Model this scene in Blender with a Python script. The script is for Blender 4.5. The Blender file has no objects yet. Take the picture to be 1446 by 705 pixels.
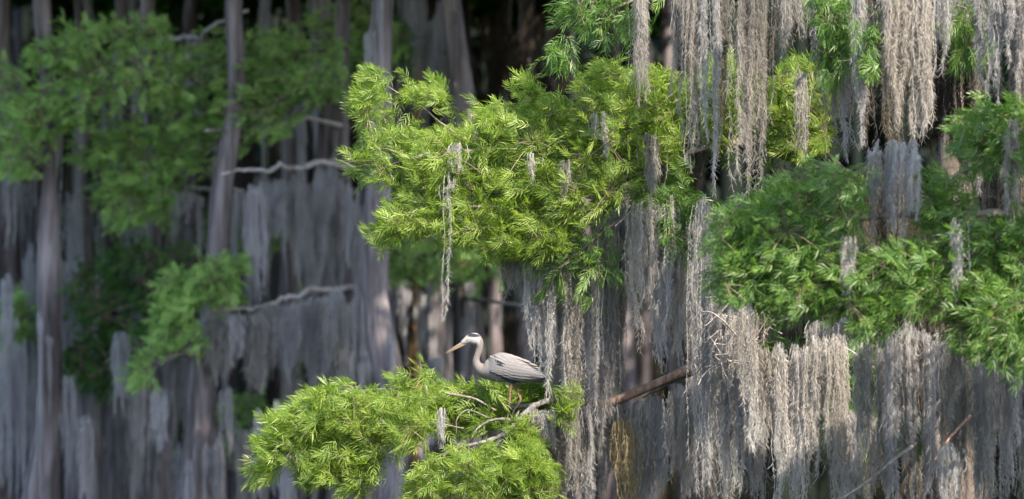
import bpy, math, random
import numpy as np
from mathutils import Vector

RNG = np.random.default_rng(7)
random.seed(7)
scene = bpy.context.scene
COL = scene.collection
PI = math.pi
R = math.radians

# ------------------------------------------------------------------ camera
PW, PH = 1446.0, 705.0
CAM = np.array([0.0, 0.0, 1.8])
PITCH = R(2.2)
WID40 = 10.5                      # metres across the frame at 40 m
TANH = WID40 / 2 / 40.0
FWD = np.array([0, math.cos(PITCH), math.sin(PITCH)])
UP = np.array([0, -math.sin(PITCH), math.cos(PITCH)])
RIGHT = np.array([1.0, 0, 0])


def at(px, py, Y):
    """the point of the world that lies at depth Y in the direction of photo pixel (px, py)"""
    u = (px - PW / 2) / (PW / 2) * TANH
    v = -(py - PH / 2) / (PW / 2) * TANH
    d = FWD + RIGHT * u + UP * v
    return CAM + d * (Y / d[1])


def atv(px, py, Y):
    px, py, Y = np.broadcast_arrays(np.asarray(px, float), np.asarray(py, float), np.asarray(Y, float))
    u = (px - PW / 2) / (PW / 2) * TANH
    v = -(py - PH / 2) / (PW / 2) * TANH
    d = FWD[None] + u[:, None] * RIGHT + v[:, None] * UP
    return CAM + d * (Y / d[:, 1])[:, None]


def mpp(Y):
    return 2 * TANH * Y / PW      # metres per photo pixel


cd = bpy.data.cameras.new("camera")
cam = bpy.data.objects.new("camera", cd)
COL.objects.link(cam)
cam.location = CAM
cam.rotation_euler = (PI / 2 + PITCH, 0, 0)
cd.sensor_width = 36
cd.lens = 18.0 / TANH
cd.clip_start = 0.5
cd.clip_end = 3000
cd.dof.use_dof = True
cd.dof.focus_distance = 40.0
cd.dof.aperture_fstop = 0.93
scene.camera = cam

# ------------------------------------------------------------------ light
SUN_EL, SUN_TOCAM = R(46), R(55)
S = np.array([math.cos(SUN_EL) * math.cos(SUN_TOCAM), -math.cos(SUN_EL) * math.sin(SUN_TOCAM), math.sin(SUN_EL)])
w = bpy.data.worlds.new("World")
scene.world = w
w.use_nodes = True
nt = w.node_tree
sky = nt.nodes.new("ShaderNodeTexSky")
sky.sky_type = 'NISHITA'
sky.sun_disc = False
sky.sun_elevation = SUN_EL
sky.sun_rotation = math.atan2(S[0], S[1])
sky.air_density = 1.0
sky.dust_density = 1.0
bg = nt.nodes["Background"]
nt.links.new(sky.outputs[0], bg.inputs[0])
bg.inputs[1].default_value = 0.15
ld = bpy.data.lights.new("sun", 'SUN')
lo = bpy.data.objects.new("sun", ld)
COL.objects.link(lo)
ld.energy = 4.6
ld.angle = R(0.5)
ld.color = (1.0, 0.90, 0.76)
lo.rotation_euler = Vector(tuple(S)).to_track_quat('Z', 'Y').to_euler()
scene.view_settings.view_transform = 'Standard'
scene.view_settings.look = 'None'
scene.view_settings.exposure = 1.85
scene.view_settings.gamma = 1
scene.view_settings.use_curve_mapping = False
scene.cycles.max_bounces = 8
scene.cycles.diffuse_bounces = 6
scene.cycles.glossy_bounces = 2
scene.cycles.transmission_bounces = 4
scene.cycles.transparent_max_bounces = 8
scene.cycles.caustics_reflective = False
scene.cycles.caustics_refractive = False
scene.cycles.use_adaptive_sampling = True


# ------------------------------------------------------------------ materials
def new_mat(name):
    m = bpy.data.materials.new(name)
    m.use_nodes = True
    t = m.node_tree
    t.nodes.clear()
    out = t.nodes.new("ShaderNodeOutputMaterial")
    return m, t, out


def ramp(t, stops):
    n = t.nodes.new("ShaderNodeValToRGB")
    el = n.color_ramp.elements
    while len(el) < len(stops):
        el.new(0.5)
    for e, (p, c) in zip(el, stops):
        e.position = p
        e.color = (*c, 1)
    return n


def leafy(name, stops, trans=0.45, tcol=1.0, gloss=0.06, rough=0.45, attr=True, noise=None):
    """thin leaf or strand: diffuse, light coming through, a little gloss; colour varies per leaf"""
    m, t, out = new_mat(name)
    a = t.nodes.new("ShaderNodeAttribute")
    a.attribute_name = "v"
    r = ramp(t, stops)
    src = a.outputs["Fac"]
    if noise:
        geo = t.nodes.new("ShaderNodeNewGeometry")
        nz = t.nodes.new("ShaderNodeTexNoise")
        nz.inputs["Scale"].default_value = noise
        t.links.new(geo.outputs["Position"], nz.inputs["Vector"])
        mx = t.nodes.new("ShaderNodeMath")
        mx.operation = 'MULTIPLY_ADD'
        t.links.new(nz.outputs[0], mx.inputs[0])
        mx.inputs[1].default_value = 0.9
        ad = t.nodes.new("ShaderNodeMath")
        ad.operation = 'MULTIPLY_ADD'
        t.links.new(src, ad.inputs[0])
        ad.inputs[1].default_value = 0.6
        ad.inputs[2].default_value = -0.25
        t.links.new(ad.outputs[0], mx.inputs[2])
        src = mx.outputs[0]
    t.links.new(src, r.inputs[0])
    colour = r.outputs[0]
    if noise:
        oi = t.nodes.new("ShaderNodeObjectInfo")
        tint = ramp(t, [(0.0, (0.74, 0.70, 0.64)), (0.3, (0.92, 0.90, 0.87)), (0.7, (1.0, 1.0, 1.0)), (1.0, (1.12, 1.10, 1.12))])
        t.links.new(oi.outputs["Random"], tint.inputs[0])
        vm = t.nodes.new("ShaderNodeVectorMath")
        vm.operation = 'MULTIPLY'
        t.links.new(r.outputs[0], vm.inputs[0])
        t.links.new(tint.outputs[0], vm.inputs[1])
        colour = vm.outputs[0]
    d = t.nodes.new("ShaderNodeBsdfDiffuse")
    tr = t.nodes.new("ShaderNodeBsdfTranslucent")
    t.links.new(colour, d.inputs[0])
    hs = t.nodes.new("ShaderNodeHueSaturation")
    hs.inputs["Value"].default_value = tcol
    hs.inputs["Saturation"].default_value = 1.08
    t.links.new(colour, hs.inputs["Color"])
    t.links.new(hs.outputs[0], tr.inputs[0])
    mix = t.nodes.new("ShaderNodeMixShader")
    mix.inputs[0].default_value = trans
    t.links.new(d.outputs[0], mix.inputs[1])
    t.links.new(tr.outputs[0], mix.inputs[2])
    last = mix
    if gloss:
        g = t.nodes.new("ShaderNodeBsdfGlossy")
        g.inputs["Roughness"].default_value = rough
        m2 = t.nodes.new("ShaderNodeMixShader")
        m2.inputs[0].default_value = gloss
        t.links.new(mix.outputs[0], m2.inputs[1])
        t.links.new(g.outputs[0], m2.inputs[2])
        last = m2
    t.links.new(last.outputs[0], out.inputs[0])
    return m


def bark(name, dark, mid, light, scale=1.0, stretch=0.12, bump=0.35):
    m, t, out = new_mat(name)
    geo = t.nodes.new("ShaderNodeNewGeometry")
    mp = t.nodes.new("ShaderNodeMapping")
    mp.inputs["Scale"].default_value = (scale * 9, scale * 9, scale * 9 * stretch)
    t.links.new(geo.outputs["Position"], mp.inputs["Vector"])
    n1 = t.nodes.new("ShaderNodeTexNoise")
    n1.inputs["Scale"].default_value = 1.0
    n1.inputs["Detail"].default_value = 5
    n1.inputs["Roughness"].default_value = 0.65
    t.links.new(mp.outputs[0], n1.inputs["Vector"])
    n2 = t.nodes.new("ShaderNodeTexNoise")
    n2.inputs["Scale"].default_value = 0.55 * scale
    n2.inputs["Detail"].default_value = 3
    t.links.new(geo.outputs["Position"], n2.inputs["Vector"])
    ad = t.nodes.new("ShaderNodeMath")
    ad.operation = 'MULTIPLY_ADD'
    t.links.new(n2.outputs[0], ad.inputs[0])
    ad.inputs[1].default_value = 0.6
    sb = t.nodes.new("ShaderNodeMath")
    sb.operation = 'ADD'
    t.links.new(n1.outputs[0], sb.inputs[0])
    sb.inputs[1].default_value = -0.3
    t.links.new(sb.outputs[0], ad.inputs[2])
    r = ramp(t, [(0.28, dark), (0.5, mid), (0.74, light)])
    t.links.new(ad.outputs[0], r.inputs[0])
    p = t.nodes.new("ShaderNodeBsdfPrincipled")
    p.inputs["Roughness"].default_value = 0.9
    p.inputs["Specular IOR Level"].default_value = 0.2
    t.links.new(r.outputs[0], p.inputs["Base Color"])
    b = t.nodes.new("ShaderNodeBump")
    b.inputs["Strength"].default_value = bump
    b.inputs["Distance"].default_value = 0.03
    t.links.new(n1.outputs[0], b.inputs["Height"])
    t.links.new(b.outputs[0], p.inputs["Normal"])
    t.links.new(p.outputs[0], out.inputs[0])
    return m


M = {}
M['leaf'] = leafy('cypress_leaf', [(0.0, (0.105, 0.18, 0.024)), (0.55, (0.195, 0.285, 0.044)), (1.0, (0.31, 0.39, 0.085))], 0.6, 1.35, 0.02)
M['leaf_shade_tint'] = leafy('cypress_leaf_shade_tint', [(0.0, (0.052, 0.12, 0.022)), (0.55, (0.10, 0.20, 0.032)), (1.0, (0.175, 0.28, 0.055))], 0.55, 1.3, 0.03)  # darker leaf copy: shade of the shaded boughs put into the colour
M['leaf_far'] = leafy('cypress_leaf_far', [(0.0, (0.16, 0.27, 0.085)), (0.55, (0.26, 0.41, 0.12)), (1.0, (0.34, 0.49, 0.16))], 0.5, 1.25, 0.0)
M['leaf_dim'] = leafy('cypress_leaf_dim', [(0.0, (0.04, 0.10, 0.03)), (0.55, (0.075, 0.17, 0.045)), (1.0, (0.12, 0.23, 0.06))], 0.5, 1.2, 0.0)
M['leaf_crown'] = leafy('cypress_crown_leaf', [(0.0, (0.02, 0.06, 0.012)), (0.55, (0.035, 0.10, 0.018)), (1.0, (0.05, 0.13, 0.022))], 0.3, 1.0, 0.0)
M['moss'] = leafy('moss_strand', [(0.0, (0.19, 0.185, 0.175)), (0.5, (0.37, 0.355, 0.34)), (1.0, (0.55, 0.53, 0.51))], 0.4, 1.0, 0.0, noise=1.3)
M['moss_shade_tint'] = leafy('moss_strand_shade_tint', [(0.0, (0.06, 0.052, 0.04)), (0.5, (0.14, 0.125, 0.10)), (1.0, (0.25, 0.225, 0.19))], 0.35, 1.0, 0.0, noise=1.3)  # shade of the back moss layers put into a browner colour
M['moss_deep_shade_tint'] = leafy('moss_strand_deep_shade_tint', [(0.0, (0.025, 0.021, 0.016)), (0.5, (0.055, 0.047, 0.036)), (1.0, (0.11, 0.095, 0.075))], 0.3, 1.0, 0.0, noise=1.3)  # deep shade of the hollow and far gaps put into the colour
M['moss_sun_tint'] = leafy('moss_strand_sun_tint', [(0.0, (0.30, 0.285, 0.265)), (0.5, (0.50, 0.475, 0.45)), (1.0, (0.66, 0.635, 0.60))], 0.45, 1.0, 0.0, noise=1.3)  # sunlight put into the colour of the sunlit clumps
M['moss_backlit_tint'] = leafy('moss_strand_backlit_tint', [(0.0, (0.20, 0.16, 0.09)), (0.5, (0.38, 0.31, 0.18)), (1.0, (0.52, 0.45, 0.30))], 0.45, 1.0, 0.0, noise=1.3)  # glow of backlit moss put into the colour as gold
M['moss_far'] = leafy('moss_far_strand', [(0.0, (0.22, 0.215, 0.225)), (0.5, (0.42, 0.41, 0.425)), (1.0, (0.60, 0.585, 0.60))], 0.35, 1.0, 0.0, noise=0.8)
M['bark'] = bark('cypress_bark', (0.055, 0.042, 0.035), (0.15, 0.12, 0.10), (0.29, 0.25, 0.22))
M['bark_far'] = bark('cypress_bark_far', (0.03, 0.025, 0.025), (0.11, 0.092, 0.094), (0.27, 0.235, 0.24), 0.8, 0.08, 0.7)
M['bark_sun_tint'] = bark('cypress_bark_sun_tint', (0.14, 0.085, 0.04), (0.29, 0.18, 0.085), (0.42, 0.28, 0.14), 0.7, 0.08)  # warm sunlight on one far trunk put into its bark colour
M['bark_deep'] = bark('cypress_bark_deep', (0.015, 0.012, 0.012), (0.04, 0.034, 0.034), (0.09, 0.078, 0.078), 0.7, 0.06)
M['bark_grey'] = bark('lichen_bark', (0.06, 0.056, 0.052), (0.125, 0.118, 0.108), (0.22, 0.21, 0.20), 3.0, 0.6)
M['bark_red'] = bark('bare_red_bark', (0.09, 0.05, 0.035), (0.23, 0.145, 0.105), (0.42, 0.31, 0.25), 2.2, 0.35)
M['deadwood'] = bark('bleached_wood', (0.08, 0.068, 0.057), (0.155, 0.135, 0.117), (0.26, 0.23, 0.205), 3.0, 0.5)
M['twig_pale'] = bark('pale_twig_bark', (0.14, 0.12, 0.105), (0.28, 0.245, 0.22), (0.44, 0.40, 0.37), 4.0, 0.5)
M['limb_far'] = bark('bare_far_limb', (0.16, 0.14, 0.135), (0.32, 0.29, 0.285), (0.5, 0.46, 0.46), 2.0, 0.5)
M['twig'] = bark('twig_bark', (0.06, 0.045, 0.03), (0.13, 0.095, 0.065), (0.24, 0.19, 0.145), 4.0, 0.5)


def water_mat():
    m, t, out = new_mat('swamp_water')
    p = t.nodes.new("ShaderNodeBsdfPrincipled")
    p.inputs["Base Color"].default_value = (0.012, 0.014, 0.010, 1)
    p.inputs["Roughness"].default_value = 0.08
    n = t.nodes.new("ShaderNodeTexNoise")
    n.inputs["Scale"].default_value = 2.2
    n.inputs["Detail"].default_value = 3
    g = t.nodes.new("ShaderNodeNewGeometry")
    t.links.new(g.outputs["Position"], n.inputs["Vector"])
    b = t.nodes.new("ShaderNodeBump")
    b.inputs["Strength"].default_value = 0.12
    b.inputs["Distance"].default_value = 0.1
    t.links.new(n.outputs[0], b.inputs["Height"])
    t.links.new(b.outputs[0], p.inputs["Normal"])
    t.links.new(p.outputs[0], out.inputs[0])
    return m


M['water'] = water_mat()


def attr_mat(name, rough=0.8, trans=0.0, bump=0.0, bscale=60):
    """surface whose own colour is stored per point (plumage, bill)"""
    m, t, out = new_mat(name)
    a = t.nodes.new("ShaderNodeAttribute")
    a.attribute_name = "col"
    p = t.nodes.new("ShaderNodeBsdfPrincipled")
    p.inputs["Roughness"].default_value = rough
    p.inputs["Specular IOR Level"].default_value = 0.2
    n = t.nodes.new("ShaderNodeTexNoise")
    n.inputs["Scale"].default_value = bscale
    n.inputs["Detail"].default_value = 4
    g = t.nodes.new("ShaderNodeNewGeometry")
    t.links.new(g.outputs["Position"], n.inputs["Vector"])
    mr = t.nodes.new("ShaderNodeMapRange")
    mr.inputs[3].default_value = 0.72
    mr.inputs[4].default_value = 1.28
    t.links.new(n.outputs[0], mr.inputs[0])
    mu = t.nodes.new("ShaderNodeVectorMath")
    mu.operation = 'SCALE'
    t.links.new(a.outputs["Color"], mu.inputs[0])
    t.links.new(mr.outputs[0], mu.inputs["Scale"])
    t.links.new(mu.outputs[0], p.inputs["Base Color"])
    if bump:
        b = t.nodes.new("ShaderNodeBump")
        b.inputs["Strength"].default_value = bump
        b.inputs["Distance"].default_value = 0.006
        t.links.new(n.outputs[0], b.inputs["Height"])
        t.links.new(b.outputs[0], p.inputs["Normal"])
    t.links.new(p.outputs[0], out.inputs[0])
    return m


M['plumage'] = attr_mat('heron_plumage', 0.85, 0, 0.3, 70)
M['bill'] = attr_mat('heron_bill', 0.4, 0, 0.05, 30)


def plain(name, col, rough=0.5):
    m, t, out = new_mat(name)
    p = t.nodes.new("ShaderNodeBsdfPrincipled")
    n = t.nodes.new("ShaderNodeTexNoise")
    n.inputs["Scale"].default_value = 40
    r = ramp(t, [(0.3, tuple(c * 0.8 for c in col)), (0.7, tuple(min(1, c * 1.15) for c in col))])
    g = t.nodes.new("ShaderNodeNewGeometry")
    t.links.new(g.outputs["Position"], n.inputs["Vector"])
    t.links.new(n.outputs[0], r.inputs[0])
    t.links.new(r.outputs[0], p.inputs["Base Color"])
    p.inputs["Roughness"].default_value = rough
    t.links.new(p.outputs[0], out.inputs[0])
    return m


M['eye'] = plain('heron_iris', (0.65, 0.45, 0.03), 0.15)
M['pupil'] = plain('heron_pupil', (0.008, 0.008, 0.008), 0.08)


# ------------------------------------------------------------------ mesh building
def nrm(a):
    return a / np.maximum(np.linalg.norm(a, axis=-1, keepdims=True), 1e-9)


class MB:
    """collects ribbons and tubes; build() links them as ONE mesh object"""

    def __init__(s):
        s.v, s.q, s.a, s.n, s.c = [], [], [], 0, []

    def raw(s, v, q, a=None, c=None):
        s.v.append(v)
        s.q.append(q + s.n)
        s.n += len(v)
        s.a.append(np.full(len(v), 0.5) if a is None else a)
        if c is not None:
            s.c.append(c)

    def ribbons(s, P, W, side, a=None, c=None):
        """P (N,K,3) centre lines, W (N,K) widths, side (N,K,3) or (N,1,3) unit vectors"""
        N, K, _ = P.shape
        if not N:
            return
        h = side * (W[..., None] * 0.5)
        V = np.stack([P - h, P + h], 2).reshape(-1, 3)
        i = (np.arange(N)[:, None] * K + np.arange(K - 1)[None]) * 2
        Q = np.stack([i, i + 1, i + 3, i + 2], -1).reshape(-1, 4)
        av = np.repeat(RNG.random(N) if a is None else a, K * 2)
        s.raw(V, Q, av, None if c is None else np.repeat(c, K * 2, 0))

    def tube(s, P, r, sides=6, lobes=None, a=None, c=None, cap=True):
        P = np.asarray(P, float)
        K = len(P)
        r = np.broadcast_to(np.asarray(r, float), (K,))
        T = nrm(np.gradient(P, axis=0))
        ref = np.array([0, 1.0, 0]) if abs(T[:, 1]).mean() < 0.8 else np.array([0, 0, 1.0])
        A = nrm(np.cross(T, ref))
        B = np.cross(T, A)
        th = np.linspace(0, 2 * PI, sides, endpoint=False)
        rr = r[:, None] * np.ones(sides)[None]
        if lobes is not None:
            rr = rr * lobes(np.linspace(0, 1, K)[:, None], th[None])
        V = P[:, None] + rr[..., None] * (A[:, None] * np.cos(th)[None, :, None] + B[:, None] * np.sin(th)[None, :, None])
        V = V.reshape(-1, 3)
        i = np.arange(K - 1)[:, None] * sides
        j = np.arange(sides)[None]
        j2 = (j + 1) % sides
        Q = np.stack([i + j, i + sides + j, i + sides + j2, i + j2], -1).reshape(-1, 4)
        if cap:
            V = np.vstack([V, P[0] - T[0] * r[0] * 0.3, P[-1] + T[-1] * r[-1] * 0.5])
            n0 = K * sides
            jj = np.arange(sides)
            c0 = np.stack([np.full(sides, n0), jj, (jj + 1) % sides, (jj + 1) % sides], -1)
            c1 = np.stack([np.full(sides, n0 + 1), (K - 1) * sides + (jj + 1) % sides, (K - 1) * sides + jj, (K - 1) * sides + jj], -1)
            Q = np.vstack([Q, c0, c1])
        s.raw(V, Q, np.full(len(V), 0.5 if a is None else a), None if c is None else np.tile(c, (len(V), 1)))

    def build(s, name, mat, parent=None, origin=None, smooth=False, mesh_only=False):
        V = np.vstack(s.v)
        if origin is not None:
            V = V - np.asarray(origin)
        Q = np.vstack(s.q).astype(np.int32)
        tri = Q[:, 2] == Q[:, 3]
        cnt = np.where(tri, 3, 4).astype(np.int32)
        keep = np.ones(Q.shape, bool)
        keep[tri, 3] = False
        loops = Q[keep]
        me = bpy.data.meshes.new(name)
        me.vertices.add(len(V))
        me.vertices.foreach_set("co", V.astype(np.float32).ravel())
        me.loops.add(len(loops))
        me.loops.foreach_set("vertex_index", loops)
        me.polygons.add(len(Q))
        st = np.concatenate([[0], np.cumsum(cnt)[:-1]]).astype(np.int32)
        me.polygons.foreach_set("loop_start", st)
        me.polygons.foreach_set("loop_total", cnt)
        me.update(calc_edges=True)
        if smooth:
            me.polygons.foreach_set("use_smooth", np.ones(len(Q), bool))
        at_ = me.attributes.new("v", 'FLOAT', 'POINT')
        at_.data.foreach_set("value", np.concatenate(s.a).astype(np.float32))
        if s.c:
            ca = me.attributes.new("col", 'FLOAT_COLOR', 'POINT')
            cc = np.vstack(s.c)
            ca.data.foreach_set("color", np.hstack([cc, np.ones((len(cc), 1))]).astype(np.float32).ravel())
        me.materials.append(mat)
        if mesh_only:
            return me
        o = bpy.data.objects.new(name, me)
        COL.objects.link(o)
        if parent is not None:
            o.parent = parent
        return o


def tag(o, label, cat, group=None, kind=None):
    o["label"] = label
    o["category"] = cat
    if group:
        o["group"] = group
    if kind:
        o["kind"] = kind
    return o


def thing(name, label, cat, loc, group=None):
    o = bpy.data.objects.new(name, None)
    o.empty_display_size = 0.2
    COL.objects.link(o)
    o.location = tuple(loc)
    return tag(o, label, cat, group)


def part_label(o, text):
    o["label"] = text
    return o


def spline(pts, n):
    """Catmull-Rom through pts (rows), n samples"""
    p = np.asarray(pts, float)
    p = np.vstack([2 * p[0] - p[1], p, 2 * p[-1] - p[-2]])
    m = len(p) - 3
    t = np.linspace(0, m - 1e-6, n)
    i = t.astype(int)
    f = (t - i)[:, None]
    a, b, c, d = p[i], p[i + 1], p[i + 2], p[i + 3]
    return 0.5 * (2 * b + (c - a) * f + (2 * a - 5 * b + 4 * c - d) * f ** 2 + (3 * b - a - 3 * c + d) * f ** 3)


def in_poly(poly, x, y):
    p = np.asarray(poly, float)
    inside = np.zeros(len(x), bool)
    j = len(p) - 1
    for i in range(len(p)):
        xi, yi = p[i]
        xj, yj = p[j]
        c = ((yi > y) != (yj > y)) & (x < (xj - xi) * (y - yi) / (yj - yi + 1e-12) + xi)
        inside ^= c
        j = i
    return inside


def sample_poly(poly, n):
    p = np.asarray(poly, float)
    lo, hi = p.min(0), p.max(0)
    xs, ys = [], []
    k = 0
    while k < n:
        x = RNG.uniform(lo[0], hi[0], n * 2)
        y = RNG.uniform(lo[1], hi[1], n * 2)
        m = in_poly(poly, x, y)
        xs.append(x[m])
        ys.append(y[m])
        k += m.sum()
    return np.concatenate(xs)[:n], np.concatenate(ys)[:n]


def rand_dir(n):
    return nrm(RNG.normal(size=(n, 3)))


# ------------------------------------------------------------------ foliage
def sprays(mb, O, D, N, Ls, n=12, bl=0.1, bw=0.018, vmin=0.0, vmax=1.0):
    """feathery cypress shoots: n leafy branchlets in two ranks along each axis"""
    m = len(O)
    D = nrm(D)
    N = nrm(N - D * (N * D).sum(-1, keepdims=True))
    Sv = np.cross(N, D)
    t = (np.arange(n) + 0.6) / n
    sg = np.where(np.arange(n) % 2 == 0, 1.0, -1.0)
    sg[-1] = 0.0
    ang = np.radians(56 - 34 * t)
    base = O[:, None] + D[:, None] * (Ls[:, None] * t[None])[..., None]
    base[..., 2] -= 0.12 * Ls[:, None] * t[None] ** 2
    jit = RNG.normal(0, 0.15, (m, n, 3))
    bd = D[:, None] * np.cos(ang)[None, :, None] + Sv[:, None] * (np.sin(ang) * sg)[None, :, None] + jit
    bd = nrm(bd)
    ln = bl * (0.5 + 0.65 * np.sin(PI * (0.12 + 0.75 * t)))[None] * RNG.uniform(0.7, 1.25, (m, n))
    p0 = base
    p1 = base + bd * (ln * 0.5)[..., None]
    tip = bd + D[:, None] * 0.35
    p2 = base + nrm(tip) * ln[..., None]
    p2[..., 2] -= 0.10 * ln
    P = np.stack([p0, p1, p2], 2).reshape(m * n, 3, 3)
    W = np.broadcast_to(np.array([0.55, 1.0, 0.12]), (m * n, 3)) * (bw * RNG.uniform(0.75, 1.25, m * n))[:, None]
    nn = nrm(N[:, None] + RNG.normal(0, 0.35, (m, n, 3)))
    side = nrm(np.cross(nn, bd)).reshape(m * n, 1, 3)
    base_v = RNG.uniform(vmin, vmax, m)
    a = np.clip(base_v[:, None] + RNG.normal(0, 0.16, (m, n)), 0, 1).reshape(-1)
    mb.ribbons(P, W, side, a)


def foliage_bough(tree, name, mains, regions, leaf='leaf', wood='bark', bl=0.1, bw=0.018, nb=12, Ls=0.2, edge=4.0, out=(-0.6, 0, 0.1),
                  limbs=14, limb_r=0.008, label=None, droop=0.0, up=0.35, tw=0.006, vr=(0, 1)):
    """a bough of a tree (main limb), with its twigs and its foliage as children.
    mains: [(points (px,py,Y), r0, r1)], regions: [(polygon, Yc, Yspread, n)]"""
    wb = MB()
    nodes = []
    for pts, r0, r1 in mains:
        w3 = np.array([at(*p) for p in pts])
        L = np.linalg.norm(np.diff(w3, axis=0), axis=1).sum()
        k = max(8, int(L / 0.08))
        c = spline(w3, k)
        c += np.cumsum(RNG.normal(0, 0.004, c.shape), 0) * min(1, L)
        rr = np.linspace(r0, r1, k) * (1 + RNG.normal(0, 0.06, k))
        wb.tube(c, rr, 9)
        nodes.append(c)
    org = nodes[0][0].copy()
    nodes = np.vstack(nodes)
    n_main = len(nodes)
    bo = wb.build(name, M[wood], tree, None, True)
    if label:
        part_label(bo, label)
    tg = []
    for poly, Yc, Ys, n in regions:
        x, y = sample_poly(poly, n)
        Y = Yc + RNG.normal(0, Ys, n)
        tg.append(atv(x + RNG.normal(0, edge, n), y + RNG.normal(0, edge, n), Y))
    tg = np.vstack(tg)
    # side limbs
    tb = MB()
    pick = RNG.choice(len(tg), max(3, len(tg) // limbs), replace=False)
    lim = tg[pick]
    dist = np.min(np.linalg.norm(lim[:, None] - nodes[None, :n_main], axis=2), 1)
    for t_ in lim[np.argsort(dist)]:
        d = np.linalg.norm(nodes - t_, axis=1)
        j = int(np.argmin(d))
        if d[j] < 0.12:
            continue
        a = nodes[j]
        mid = (a + t_) / 2 + RNG.normal(0, 0.08, 3) * d[j] + np.array([0, 0, 0.08 * d[j]])
        c = spline([a, mid, t_], max(5, int(d[j] / 0.07)))
        tb.tube(c, np.linspace(limb_r * (0.6 + 0.5 * min(1.5, d[j])), limb_r * 0.35, len(c)), 4, cap=False)
        nodes = np.vstack([nodes, c[1:]])
    # twigs and shoots
    jn = np.empty(len(tg), int)
    for s0 in range(0, len(tg), 400):
        jn[s0:s0 + 400] = np.argmin(np.linalg.norm(tg[s0:s0 + 400, None] - nodes[None], axis=2), 1)
    A = nodes[jn]
    dv = tg - A
    dl = np.linalg.norm(dv, axis=1)
    P = np.stack([A, A + dv * 0.5 + np.array([0, 0, 1.0]) * (0.05 * dl)[:, None], tg], 1)
    tb.ribbons(P, np.full((len(tg), 3), tw), nrm(np.cross(nrm(dv), rand_dir(len(tg))))[:, None])
    tb.build("twig", M['twig'], bo)
    fb = MB()
    D = nrm(nrm(dv) * 0.55 + np.asarray(out) * 1.25 + RNG.normal(0, 0.36, dv.shape) + np.array([0, 0, -droop]))
    N = nrm(RNG.normal(0, 0.6, dv.shape) + np.array([0, -0.55, up]))
    ls = Ls * RNG.uniform(0.65, 1.3, len(tg))
    O = tg - D * (ls * 0.55)[:, None]
    sprays(fb, O, D, N, ls, nb, bl, bw, *vr)
    # axis of every shoot
    tip = O + D * ls[:, None]
    P = np.stack([O, tip], 1)
    fb.ribbons(P, np.tile([tw * 0.8, tw * 0.4], (len(O), 1)), nrm(np.cross(D, rand_dir(len(O))))[:, None])
    # side shoots
    k = RNG.random(len(tg)) < 0.7
    D2 = nrm(D[k] + RNG.normal(0, 0.6, (k.sum(), 3)))
    sprays(fb, O[k], D2, N[k], ls[k] * 0.7, max(6, nb - 3), bl * 0.85, bw * 0.95, *vr)
    fo = fb.build("foliage", M[leaf], bo)
    return bo


def crown_mesh(n_clump, per, rad, leaf, lw, seed, flat=0.6):
    """a loose mass of leaf sprays, gathered in clumps"""
    mb = MB()
    c = rand_dir(n_clump) * (RNG.random((n_clump, 1)) ** 0.4) * np.array(rad)
    cc = np.repeat(c, per, 0) + RNG.normal(0, 1, (n_clump * per, 3)) * np.array([0.75, 0.75, 0.4]) * (0.22 * max(rad))
    D = nrm(rand_dir(len(cc)) * np.array([1, 1, flat]) + np.array([0, 0, -0.15]))
    ln = leaf * RNG.uniform(0.6, 1.3, len(cc))
    P = np.stack([cc, cc + D * (ln * 0.5)[:, None], cc + D * ln[:, None] - np.array([0, 0, 1]) * (ln * 0.15)[:, None]], 1)
    W = np.array([0.4, 1, 0.15])[None] * (lw * RNG.uniform(0.7, 1.3, len(cc)))[:, None]
    mb.ribbons(P, W, nrm(np.cross(D, nrm(rand_dir(len(cc)) + np.array([0, 0, 1.0]))))[:, None])
    return mb


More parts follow.
